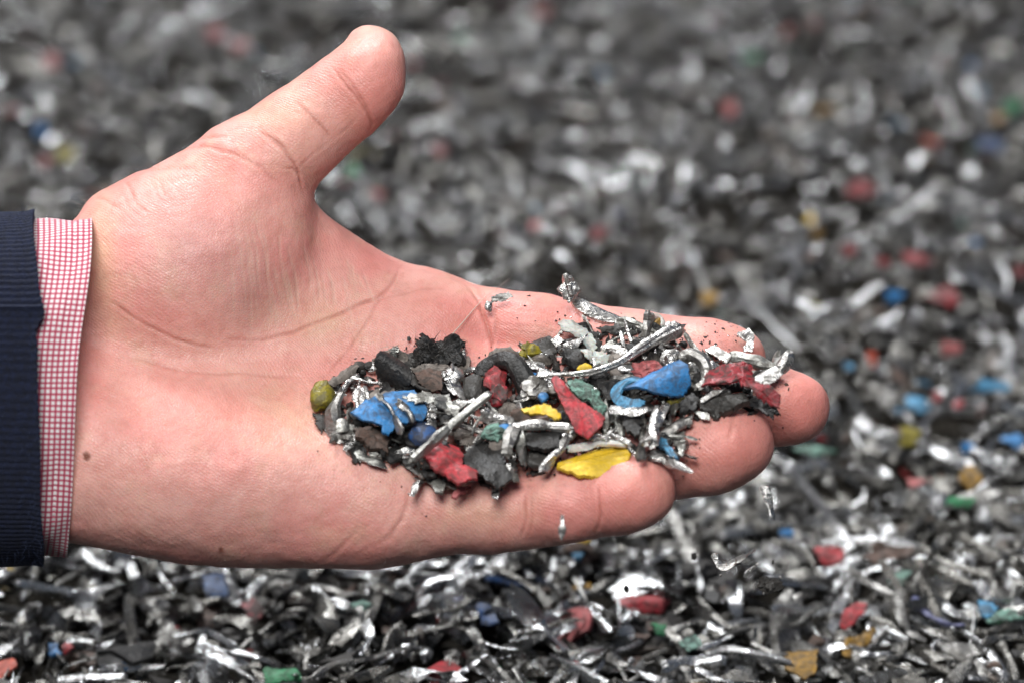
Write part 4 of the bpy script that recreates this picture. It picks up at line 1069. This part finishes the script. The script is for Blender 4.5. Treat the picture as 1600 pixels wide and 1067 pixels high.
# pale fibre caught on the fibrous clump
def fibre(pts, r, label):
    hp = []
    for x, y, lift_ in pts:
        hit = hand_hit(x, y); base_ = hit[0] if hit else P(x, y, float(w_fit(x, y)))
        q = base_ / np.linalg.norm(base_); hp.append(base_ - q * lift_)
    hp = np.array(hp); t = np.linspace(0, len(hp) - 1, 24); hp = np.stack([np.interp(t, np.arange(len(hp)), hp[:, k]) for k in range(3)], 1)
    o = strands('fibre', [(hp, r)], MAT['fibre'], None, 5); tag(o, label, 'fibre')
fibre([(700, 530, 3), (722, 505, 2), (738, 486, 1.5), (757, 465, 2), (775, 452, 2.5), (796, 436, 1)], .16, 'pale hair-thin fibre sticking up from the fibrous black clump')
fibre([(745, 470, 2), (752, 468, 2), (762, 470, 2)], .06, 'tiny side fibre branching off the pale fibre')
fibre([(592, 545, 1.5), (600, 542, 2.5), (620, 540, 2), (640, 537, 2)], .06, 'fine fibre between black half-tube and fibrous clump')

# bits falling off the fingers
FALL = 'bits falling from the hand'
def air(cx, cy, w, tilt=(0, 0)):
    o = P(cx, cy, w); return Place(o, np.array([tilt[0], tilt[1], 1.0]), np.array([1.0, 0, 0]))
def Zg(*p): return [(860 + x / 2.162, 740 + y / 2.162) for x, y in p]
wire('metal_shred', 'alu', Zg((722, 45), (738, 90), (752, 150)), [40, 46, 34], 'pale shred falling in mid-air below the ring fingertip', place=air(1200, 785, 8), flat=.3, groove=.08, rough=.05, twist=.3, group=FALL)
wire('metal_shred', 'alu', Zg((40, 140), (40, 180), (38, 222)), [24, 42, 16], 'slim shred falling past the lower edge of the pinky', place=air(880, 822, 34), flat=.3, groove=.08, rough=.05, twist=.3, group=FALL)
wire('metal_shred', 'alu', Zg((552, 270), (580, 312), (630, 290), (692, 255)), [30, 38, 44, 26], 'kinked shred falling in mid-air, lowest of the larger ones', place=air(1148, 870, 5), flat=.3, groove=.08, rough=.05, twist=.3, group=FALL)
wire('metal_shred', 'alu', Zg((655, 345), (672, 328), (692, 312)), [16, 26, 18], 'small dull shred falling just under the kinked one', place=air(1173, 893, 2), flat=.3, groove=.08, rough=.05, twist=.3, group=FALL)
lump('rubber_piece', 'grey', Zg((735, 375))[0], (95, 60), 'crumbly dark flake falling right of the kinked shred', place=air(1200, 913, -4), amp=.7, group=FALL, freq=2.6)
sp = [(P(*Zg((x, y))[0], fr.uniform(-12, 8)), s, int(fr.choice(3, p=[.3, .2, .5]))) for x, y, s in
      [(443, 236, .7), (485, 278, 1.3), (493, 268, .7), (575, 343, 1.3), (258, 388, 1.6), (262, 395, .8), (627, 407, .9), (700, 305, 1.0), (752, 297, .9), (806, 300, .6), (540, 178, .5), (778, 350, 1.2), (745, 392, .9), (720, 404, .7), (690, 398, .6), (170, 405, .5), (600, 330, .4), (650, 268, .5)]]
crumbs('falling_dust', sp, ('grey', 'black', 'alu'), 'tiny specks falling in mid-air under the fingertips', 'dust')
# ---------------------------------------------------------------- the scrap heap below and behind
def heap_z(x, y):
    q = np.column_stack([np.ravel(x) / .075, np.ravel(y) / .075, np.zeros(np.size(x))])
    z = .006 * fbm(q, 51, 3) + .0014 * vnoise(q * 9, 57)
    return z.reshape(np.shape(x))
def axis(c0, c1, step, far):
    a = np.arange(c0, c1 + 1e-6, step); g = step * 1.35 ** np.arange(1, 22); e = np.cumsum(g); e = e[e < far]
    return np.concatenate([(c0 - e)[::-1], a, c1 + e])
gx, gy = axis(-.55, .55, .006, 14), axis(.35, 1.75, .006, 14)
GX, GY = np.meshgrid(gx, gy, indexing='ij')
gv = np.column_stack([GX.ravel(), GY.ravel(), heap_z(GX, GY).ravel()])
ni, nj = GX.shape; ia = (np.arange(ni - 1)[:, None] * nj + np.arange(nj - 1)[None]).ravel()
gq = np.stack([ia, ia + nj, ia + nj + 1, ia + 1], 1)
S = Nodes('dark_dirt'); sc = S.coord()
sb = S.mix(S.ramp(S.noise(90, 6, .7, sc), .35, .7), (.014, .0125, .010, 1), (.042, .037, .03, 1))
sb = S.mix(S.ramp(S.noise(900, 3, .7, sc), .60, .70), sb, (.11, .10, .09, 1))
S.b.inputs['Specular IOR Level'].default_value = .08
S.set(Base0Color=sb, Roughness=.95, Normal=S.bump(S.noise(420, 6, .75, sc), 1.0, .0025))
ground = link('ground', mesh_np('ground', gv, gq, True, [S.m])); ground['kind'] = 'structure'
ground['label'] = 'dark dirt and dust under the scrap heap'

ZUP = R3.T @ np.array([0, 0, 1.0])
def ground_place(cx, cy, h=2.5, tilt=(0, 0)):
    r = R3 @ P(cx, cy, 0.0); r = r / np.linalg.norm(r)
    z = 0.0
    for _ in range(4):
        t = (h / 1000 + z - T3[2]) / r[2]; p = T3 + r * t
        z = float(heap_z(np.array([p[0]]), np.array([p[1]]))[0])
    pc = R3.T @ (p - T3) * 1000
    yb = R3.T @ np.array([0, 1.0, 0])
    return Place(pc, ZUP + tilt[0] * np.array([1.0, 0, 0]) + tilt[1] * yb, np.array([1.0, 0, 0]))
HEAP = 'standout pieces of the heap'
def gw(mat, pts, width_px, label, h=9.0, flat=.7, name='metal_strand', **kw):
    c = centre(pts); return wire(name, mat, pts, np.atleast_1d(width_px) * ZS, label, place=ground_place(c[0], c[1], h), group=HEAP, flat=flat, nseg=24, sides=11, **kw)
def gc(mat, pts, label, h=8.5, tilt=(0, -.35), name='plastic_chip', **kw):
    c = centre(pts); return chip(name, mat, pts, label, place=ground_place(c[0], c[1], h, tilt), group=HEAP, n=26, **kw)
def E_(*p): return [(1000 + x / 2.667, 840 + y / 2.667) for x, y in p]
def H_(*p): return [(x / 1.860, 820 + y / 1.860) for x, y in p]
gw('halu2', E_((180, 178), (260, 270), (330, 340), (400, 372), (520, 366), (650, 360), (695, 325), (765, 278)), 10.5, 'long pale strand curving through the near heap below the falling bits')
gw('halu3', E_((430, 390), (480, 450), (550, 484), (616, 486)), 13.5, 'short curved whitish strand left of the amber chip')
gc('red', E_((838, 325), (900, 266), (948, 268), (930, 322), (862, 382), (835, 376)), 'bright red chip standing in the near right heap')
gc('red', E_((720, 46), (780, 38), (852, 50), (840, 100), (760, 112)), 'bright red square chip nearest under the falling shred, right of it')
gc('red', E_((-105, 268), (-60, 246), (60, 246), (125, 272), (105, 308), (-40, 312)), 'smooth red oval chip in the dark heap below the fingers')
gc('amber', E_((600, 482), (740, 465), (735, 560), (690, 592), (600, 550)), 'amber square chip at the bottom edge right of centre')
gc('amber', E_((850, 445), (940, 382), (986, 376), (960, 430), (885, 505), (840, 492)), 'amber ragged chip directly below the standing red chip', crumple=1.0)
gc('sky', E_((1405, 266), (1440, 260), (1492, 300), (1470, 332), (1420, 332)), 'clear blue chip at the lower right beside a green one')
gc('teal', E_((1480, 320), (1560, 285), (1620, 300), (1600, 340), (1440, 355)), 'teal flake right of the clear blue chip')
gw('lav', E_((1140, 248), (1200, 318), (1280, 356), (1345, 362)), 16, 'lavender curved insulation strip in the near right heap', name='plastic_chip', flat=.5)
gw('halu3', E_((870, 128), (950, 190), (1052, 242)), 15, 'smooth pale strand right of the red square chip')
gw('halu', E_((762, 152), (810, 140), (865, 132)), 15, 'short strand end with bright highlight below the red square chip')
gw('halu2', E_((600, 0), (690, 65), (752, 155)), 15, 'dull strand leading down left of the red square chip')
gw('halu2', E_((1170, 42), (1280, 110), (1450, 150), (1610, 196)), 13, 'long straight strand reaching the right edge of the picture')
gw('halu2', E_((1190, 116), (1330, 170), (1472, 236)), 14, 'straight dull strand under the long one at the right')
gw('halu3', E_((1080, 220), (1085, 300), (1110, 380), (1182, 432)), 15, 'upright pale strand between red chip and lavender strip')
gw('halu2', E_((962, 342), (1050, 370), (1102, 425), (1080, 490), (1000, 522)), 15, 'looped grey strand right of the amber ragged chip')
gw('halu', E_((920, 492), (980, 488), (1042, 478)), 11, 'short bright strand under the looped grey strand')
gw('halu2', E_((965, 460), (1010, 410), (1060, 372)), 12, 'inner strand of the grey loop')
gc('halu3', E_((1230, 436), (1390, 440), (1406, 490), (1330, 512), (1262, 480)), 'flat pale plate near the lower right corner', name='metal_shred')
gw('halu', E_((1258, 275), (1310, 310), (1372, 342)), 14, 'white bright strip left of the clear blue chip', flat=.4)
gw('halu3', E_((130, 392), (200, 365), (282, 340)), 16, 'thick pale strand left end below the long curving strand')
gw('halu', E_((250, 462), (320, 432), (392, 404)), 9, 'thin bright strand under the thick pale one')
gw('halu', E_((228, 95), (240, 150), (247, 212)), 19, 'upright white-bright plate left of the kinked falling shred', flat=.4, name='metal_shred')
gw('halu2', E_((355, 228), (480, 202), (640, 120)), 13, 'slanting strand behind the kinked falling shred')
gc('teal', E_((1030, 182), (1090, 136), (1132, 140), (1100, 190), (1060, 212)), 'pale teal flake right of the red square chip')
gc('green', E_((48, 352), (112, 366), (102, 412), (58, 402)), 'small green chip at the lower centre')
gc('teal', E_((160, 445), (230, 405), (260, 450), (200, 480)), 'dull teal flake under the small green chip')
gw('halu', E_((100, 542), (190, 515), (265, 510), (350, 516)), 21, 'thick rolled strand with shining end at the bottom centre')
gw('halu', E_((240, 552), (310, 580), (385, 606)), 13, 'strand lying under the thick rolled one')
gc('brown', E_((918, 84), (1140, 28), (1142, 70), (1000, 112)), 'rusty brown flat strip right of the red square chip', name='metal_strip')
gw('halu2', E_((1428, 402), (1510, 372), (1610, 346)), 19, 'thick dull strand at the lower right edge')
gw('halu2', E_((1400, 492), (1440, 440), (1500, 418), (1582, 408)), 17, 'crooked dull strand by the flat pale plate')
gw('halu2', E_((1500, 440), (1540, 510), (1565, 580)), 14, 'strand pointing down into the lower right corner')
gw('halu2', E_((1340, 0), (1430, 50), (1500, 80), (1600, 30)), 18, 'big bent strand at the right edge above the long straight one')
gc('orange', H_((-10, 402), (40, 385), (52, 410), (0, 455), (-12, 450)), 'orange-red chip in the lower left corner')
gc('green', H_((765, 416), (860, 420), (882, 452), (770, 462)), 'dark green chip at the bottom edge left of centre')
gw('halu', H_((510, 322), (600, 312), (690, 352)), 13, 'bright arched strand below the palm')
gw('halu', H_((590, 352), (700, 372), (802, 402)), 12, 'second bright strand just below the arched one')
gc('halu3', H_((150, 262), (210, 236), (270, 240), (292, 290), (200, 282)), 'crumpled white-bright plate below the cuff', name='metal_shred', crumple=1.4)
gw('halu', H_((175, 448), (260, 442), (368, 446)), 15, 'bright level strand at the bottom left')
gw('halu', H_((1160, 178), (1200, 140), (1245, 104)), 14, 'bright strand touching the outline of the palm from below')
gw('halu2', H_((1200, 262), (1330, 242), (1382, 210)), 7, 'thin wire below the pinky root')
gw('halu2', H_((1425, 118), (1520, 165), (1602, 225)), 13, 'straight grey strand under the pinky')
gc('dblue', H_((1378, 225), (1420, 230), (1450, 290), (1400, 292)), 'dark blue chip below the pinky root')
gc('dred', H_((700, 240), (740, 212), (770, 250), (740, 290)), 'dark red chip in the shade below the palm')
gc('brown', H_((560, 215), (640, 225), (650, 290), (580, 300)), 'reddish brown chip left of the dark red one')
gw('halu', H_((1062, 278), (1075, 320), (1052, 375)), 22, 'white-bright folded plate below the palm', flat=.45, name='metal_shred')
gw('halu', H_((915, 178), (950, 215), (1010, 232)), 17, 'white-bright plate just under the heel of the hand', flat=.45, name='metal_shred')
gw('halu', H_((240, 75), (290, 118), (350, 135)), 15, 'bright strand beside the cuff, under the wrist')
gc('blue', H_((140, 350), (165, 345), (175, 380), (145, 380)), 'small blue chip at the lower left')
gc('red', H_((178, 350), (205, 342), (212, 362), (185, 372)), 'small red chip touching the small blue chip at the lower left')
gc('dblue', H_((585, 150), (650, 140), (665, 210), (600, 215)), 'dark blue chip in the shade under the heel of the hand')
gc('teal', H_((1020, 232), (1060, 222), (1085, 240), (1040, 262)), 'pale teal chip beside the folded bright plate below the palm')
far_chips = [(1345, 298, 30, 17, 'red', 'large red chip, blurred, high in the right of the heap'), (935, 365, 17, 12, 'red', 'blurred red chip above the index finger'), (1140, 172, 16, 14, 'pink', 'blurred pinkish red chip in the upper right'),
    (1432, 405, 30, 17, 'orange', 'blurred orange-red chip at the right'), (1325, 390, 24, 14, 'dred', 'blurred dark red chip left of the orange-red one'), (1380, 412, 16, 10, 'dred', 'blurred small dark red chip between two others at the right'),
    (335, 55, 22, 16, 'red', 'blurred red chip at the top left of the thumb'), (375, 72, 20, 14, 'orange', 'blurred brownish orange chip beside the red one left of the thumb'), (80, 95, 22, 15, 'dred', 'blurred dark red chip in the upper left'),
    (690, 235, 18, 12, 'dred', 'blurred dark red chip right of the thumb'), (1592, 425, 14, 12, 'red', 'blurred red chip at the right edge'), (1108, 466, 30, 15, 'amber', 'blurred mustard chip above the index fingertip'),
    (722, 62, 16, 16, 'teal', 'blurred teal chip right of the thumb tip'), (1582, 168, 22, 14, 'green', 'blurred bright green chip at the right edge'), (1560, 186, 14, 10, 'amber', 'blurred yellow chip under the bright green one'),
    (1432, 630, 26, 22, 'sky', 'blurred light blue chip right of the middle fingertip'), (1462, 618, 12, 12, 'red', 'blurred red chip touching the light blue one'), (1550, 605, 42, 14, 'sky', 'blurred long light blue chip at the right'),
    (1512, 748, 26, 22, 'amber', 'amber chip right of the ring fingertip'), (1325, 572, 18, 12, 'sky', 'blurred pale blue chip just right of the fingertips'), (1420, 685, 26, 24, 'olive', 'blurred olive chip below the light blue one'),
    (1510, 698, 14, 12, 'blue', 'blurred vivid blue chip at the right'), (1272, 706, 44, 12, 'teal', 'blurred teal strip under the middle fingertip'), (1480, 466, 34, 20, 'orange', 'blurred rusty chip at the right'),
    (1484, 545, 24, 17, 'pink', 'blurred pink chip below the rusty one'), (1500, 785, 30, 10, 'green', 'blurred dark green flake below the amber chip'), (1395, 465, 22, 12, 'blue', 'blurred dark blue chip left of the rusty one'),
    (1545, 230, 28, 14, 'dblue', 'blurred dark blue chip in the upper right'), (70, 255, 14, 12, 'red', 'blurred red speck left of the wrist'), (100, 240, 24, 16, 'olive', 'blurred olive chip left of the wrist'), (60, 205, 14, 10, 'blue', 'blurred blue speck in the upper left'),
    (700, 165, 26, 14, 'brown', 'blurred brown chip right of the thumb'), (1270, 38, 12, 12, 'red', 'blurred red chip near the top right'), (845, 18, 18, 12, 'dred', 'blurred dark red chip at the top centre'), (1175, 90, 18, 10, 'green', 'blurred green chip near the top right'),
    (1585, 690, 20, 12, 'blue', 'blurred blue chip at the right edge'), (1228, 833, 12, 10, 'blue', 'small blue chip below the falling shred'), (910, 846, 15, 9, 'yellow', 'small yellow chip below the pinky tip'), (905, 868, 12, 9, 'sky', 'small blue chip under the yellow one below the pinky')]
for x, y, rx, ry, mt, lb in far_chips:
    q = np.random.default_rng(int(x)); t = np.sort(np.linspace(0, 2 * math.pi, 6)[:-1] + q.uniform(-.45, .45, 5))
    gc({'red': 'dred', 'orange': 'dred'}.get(mt, mt), [(x + .8 * rx * math.cos(a) * q.uniform(.65, 1.4), y + .8 * ry * math.sin(a) * q.uniform(.65, 1.4)) for a in t], lb, h=9.5, tilt=(q.normal(0, .2), -.5), bend=1.2)

# ---- the mass of the heap: a stock of shapes, scattered
hr = np.random.default_rng(2024)
def stock(kind, i, lod):
    rng = np.random.default_rng(500 + i * 13 + {'w': 0, 's': 200, 'l': 400, 'c': 600}[kind])
    ns, sd = ((14, 8), (4, 5))[lod]
    if kind == 'w':
        L = rng.uniform(14, 46); k = 4; a = np.cumsum(rng.normal(0, rng.choice([.08, .25, .6]), k)); st_ = np.column_stack([np.cos(a), np.sin(a)]) * L / k
        p = np.concatenate([[[0, 0]], np.cumsum(st_, 0)]); p -= p.mean(0)
        return wire_shape(p, rng.uniform(1.2, 3.6) * rng.uniform(.75, 1.25, 3), rng, flat=rng.uniform(.4, .8), sides=sd, nseg=ns, lift=rng.uniform(-.5, 2.5), groove=.22, hprof=rng.normal(0, 1.2, 3))
    if kind == 's':
        L = rng.uniform(10, 28); p = np.array([[-L / 2, 0], [rng.normal(0, 2), rng.normal(0, 2.5)], [L / 2, rng.normal(0, 2)]])
        return wire_shape(p, rng.uniform(2.0, 6.5) * rng.uniform(.6, 1.3, 3), rng, flat=rng.uniform(.10, .3), sides=sd, nseg=ns, lift=rng.uniform(0, 3), twist=1.2, groove=.2)
    if kind == 'l':
        return lump_shape(rng.uniform(3, 9, 3) * (1, .8, .6), rng, (2, 1)[lod], .6, 1.8)
    r = rng.uniform(3, 9); t = np.sort(rng.uniform(0, 2 * math.pi, 7)); po = np.column_stack([np.cos(t) * r * rng.uniform(.6, 1.3, 7), np.sin(t) * r * .7 * rng.uniform(.6, 1.3, 7)])
    return chip_shape(po, rng, .9, rng.uniform(-1, 2.5), rng.uniform(0, 3), .8, .4, (16, 8)[lod], ((.6,), (.5,))[lod], seed=i)
NST = 12
STOCK = {(k, i, l): stock(k, i, l) for k in 'wslc' for i in range(NST) for l in (0, 1)}
ALU = ['halu', 'halu2', 'halu3']; DARK = ['black', 'grey', 'brown', 'taupe']
COLR = ['red', 'dred', 'orange', 'pink', 'amber', 'olive', 'yellow', 'blue', 'sky', 'dblue', 'teal', 'green', 'white', 'lav']
PCOL = np.array([.13, .10, .06, .07, .10, .05, .03, .08, .09, .06, .11, .05, .05, .02])
MLIST = ALU + DARK + COLR; MIDX = {m: i for i, m in enumerate(MLIST)}
items = []
while len(items) < 27500:
    y = .44 + (1.62 - .44) * hr.random() ** 1.02; x = hr.uniform(-1, 1) * (.2 * y + .13)
    u = hr.random()
    if u < .42: k, m = 'w', ALU[int(hr.choice(3, p=[.40, .40, .20]))]
    elif u < .68: k, m = 's', ALU[int(hr.choice(3, p=[.46, .34, .20]))]
    elif u < .75: k, m = 'l', ALU[int(hr.choice(3, p=[.5, .3, .2]))]
    elif u < .86: k, m = 'l', DARK[int(hr.choice(4, p=[.5, .35, .08, .07]))]
    elif u < .972: k, m = 'c', DARK[int(hr.choice(4, p=[.45, .35, .12, .08]))]
    else: k, m = 'c', COLR[int(hr.choice(len(COLR), p=PCOL / PCOL.sum()))]
    items.append((k, int(hr.integers(NST)), m, x, y, hr.uniform(-.5, 6.5), hr.uniform(0, 6.28), hr.normal(0, .32), hr.normal(0, .32), float(np.clip(hr.lognormal(-.28, .35), .35, 1.35)) * (1.0 if y < .74 else .8)))
ix = np.array([i[3] for i in items]); iy = np.array([i[4] for i in items]); iz = heap_z(ix, iy)
pc = (np.column_stack([ix, iy, iz + .004]) - T3) @ R3 * 1000; ipx, ipy = to_px(pc)
# which of them the picture shows: in frame and not behind the hand
order = []
sil = np.array([(0, 330), (50, 330), (130, 320), (260, 245), (430, 152), (560, 45), (630, 90), (600, 195), (480, 295), (640, 412), (830, 452), (1050, 497), (1195, 540), (1298, 635), (1215, 690), (1060, 775), (900, 838), (560, 880), (120, 845), (60, 885), (0, 885)], float)
hid = inside(ipx, ipy, sil)
vis = (ipx > 5) & (ipx < 1595) & (ipy > 5) & (ipy < 1062) & ~hid
quota = {'metal': 300, 'dark': 120, 'colour': 300}
solo = set()
fam = ['metal' if i[2] in ALU else 'dark' if i[2] in DARK else 'colour' for i in items]
for j in np.argsort(iy):
    if vis[j] and items[j][5] > 2.0 and quota[fam[j]] > 0:
        quota[fam[j]] -= 1; solo.add(int(j))
SM = {}
def rot_m(rz, rx, ry):
    return np.array(Matrix.Rotation(rz, 3, 'Z') @ Matrix.Rotation(rx, 3, 'X') @ Matrix.Rotation(ry, 3, 'Y'))
def zone(px, py):
    v = 'at the bottom edge' if py > 975 else 'below the hand' if py > 860 else 'under fingertip level' if py > 760 else 'beside the fingertips' if py > 600 else 'above the fingers' if py > 400 else 'in the blurred back'
    c = int(px // 178)
    return v + ', ' + ('leftmost', 'far left', 'left', 'left of centre', 'centre', 'right of centre', 'right', 'far right', 'rightmost')[min(c, 8)]
def lie(M3):
    a = R3.T @ M3[:, 0]
    if math.hypot(a[0], a[1]) < .5: return 'end-on'
    t = math.degrees(math.atan2(a[1], a[0])) % 180
    return 'level' if t < 18 or t > 162 else 'rising' if t < 70 else 'upright' if t < 110 else 'sinking'
SHP = {'w': ('metal_strand', 'metal strand', 'strand'), 's': ('metal_strip', 'metal strip', 'strip'), 'l': ('metal_shred', 'metal shred', 'crumpled shred')}
WORD = {'halu': 'bright', 'halu2': 'dull grey', 'halu3': 'pale', 'black': 'black', 'grey': 'charcoal', 'brown': 'brown', 'taupe': 'taupe', 'red': 'red', 'dred': 'dark red', 'orange': 'orange-red', 'pink': 'pinkish', 'amber': 'amber', 'olive': 'olive',
        'yellow': 'yellow', 'blue': 'blue', 'sky': 'light blue', 'dblue': 'dark blue', 'teal': 'teal', 'green': 'green', 'white': 'milky white', 'lav': 'lavender'}
VV, FQ, FT, MQ, MT, base = [], [], [], [], [], 0
for j, (k, i, m, x, y, dz, rz, rx, ry, sc_) in enumerate(items):
    M3 = rot_m(rz, rx, ry)
    if j in solo:
        key = (k, i, m)
        if key not in SM:
            V, F = STOCK[k, i, 0]; me = mesh_np('scrap', V / 1000, F, True, [MAT[m]]); me.set_sharp_from_angle(angle=math.radians(24)); SM[key] = me
        if fam[j] == 'metal': nm, ct, wd = SHP[k]; lb = f"{'long' if np.ptp(STOCK[k, i, 0][0][:, 0]) * sc_ > 24 else 'short'} {lie(M3)} {WORD[m]} aluminium {wd} {zone(ipx[j], ipy[j])}"
        elif fam[j] == 'dark': nm, ct = 'rubber_piece', 'rubber piece'; lb = f"{WORD[m]} rubber {'lump' if k == 'l' else 'flake'} {zone(ipx[j], ipy[j])}"
        else: nm, ct = 'plastic_chip', 'plastic chip'; lb = f'{WORD[m]} plastic chip {zone(ipx[j], ipy[j])}'
        o = link(nm, SM[key], (x, y, iz[j] + (dz + 1.0) / 1000))
        o.rotation_euler = Matrix(M3.tolist()).to_euler(); o.scale = (sc_,) * 3
        tag(o, lb, ct, {'metal': 'aluminium pieces of the heap', 'dark': 'dark pieces of the heap', 'colour': 'coloured chips of the heap'}[fam[j]])
    else:
        lod = 0 if y < .72 and vis[j] else 1
        V, F = STOCK[k, i, lod]
        VV.append((V * sc_ / 1000) @ M3.T + (x, y, iz[j] + dz / 1000))
        for f in F:
            if f.shape[1] == 4: FQ.append(f + base); MQ.append(np.full(len(f), MIDX[m]))
            else: FT.append(f + base); MT.append(np.full(len(f), MIDX[m]))
        base += len(V)
hv = np.concatenate(VV)
hme = mesh_np('scrap_heap', hv, [np.concatenate(FQ), np.concatenate(FT)], True, [MAT[m] for m in MLIST], np.concatenate(MQ + MT))
hme.set_sharp_from_angle(angle=math.radians(26))
heap = link('scrap_heap', hme)
tag(heap, 'mass of shredded aluminium, rubber and plastic scrap covering the ground', 'scrap heap', kind='stuff')
print('heap tris', sum(len(f) * 2 for f in FQ) + sum(len(f) for f in FT), 'hand quads', len(HQ), 'solo', len(solo))
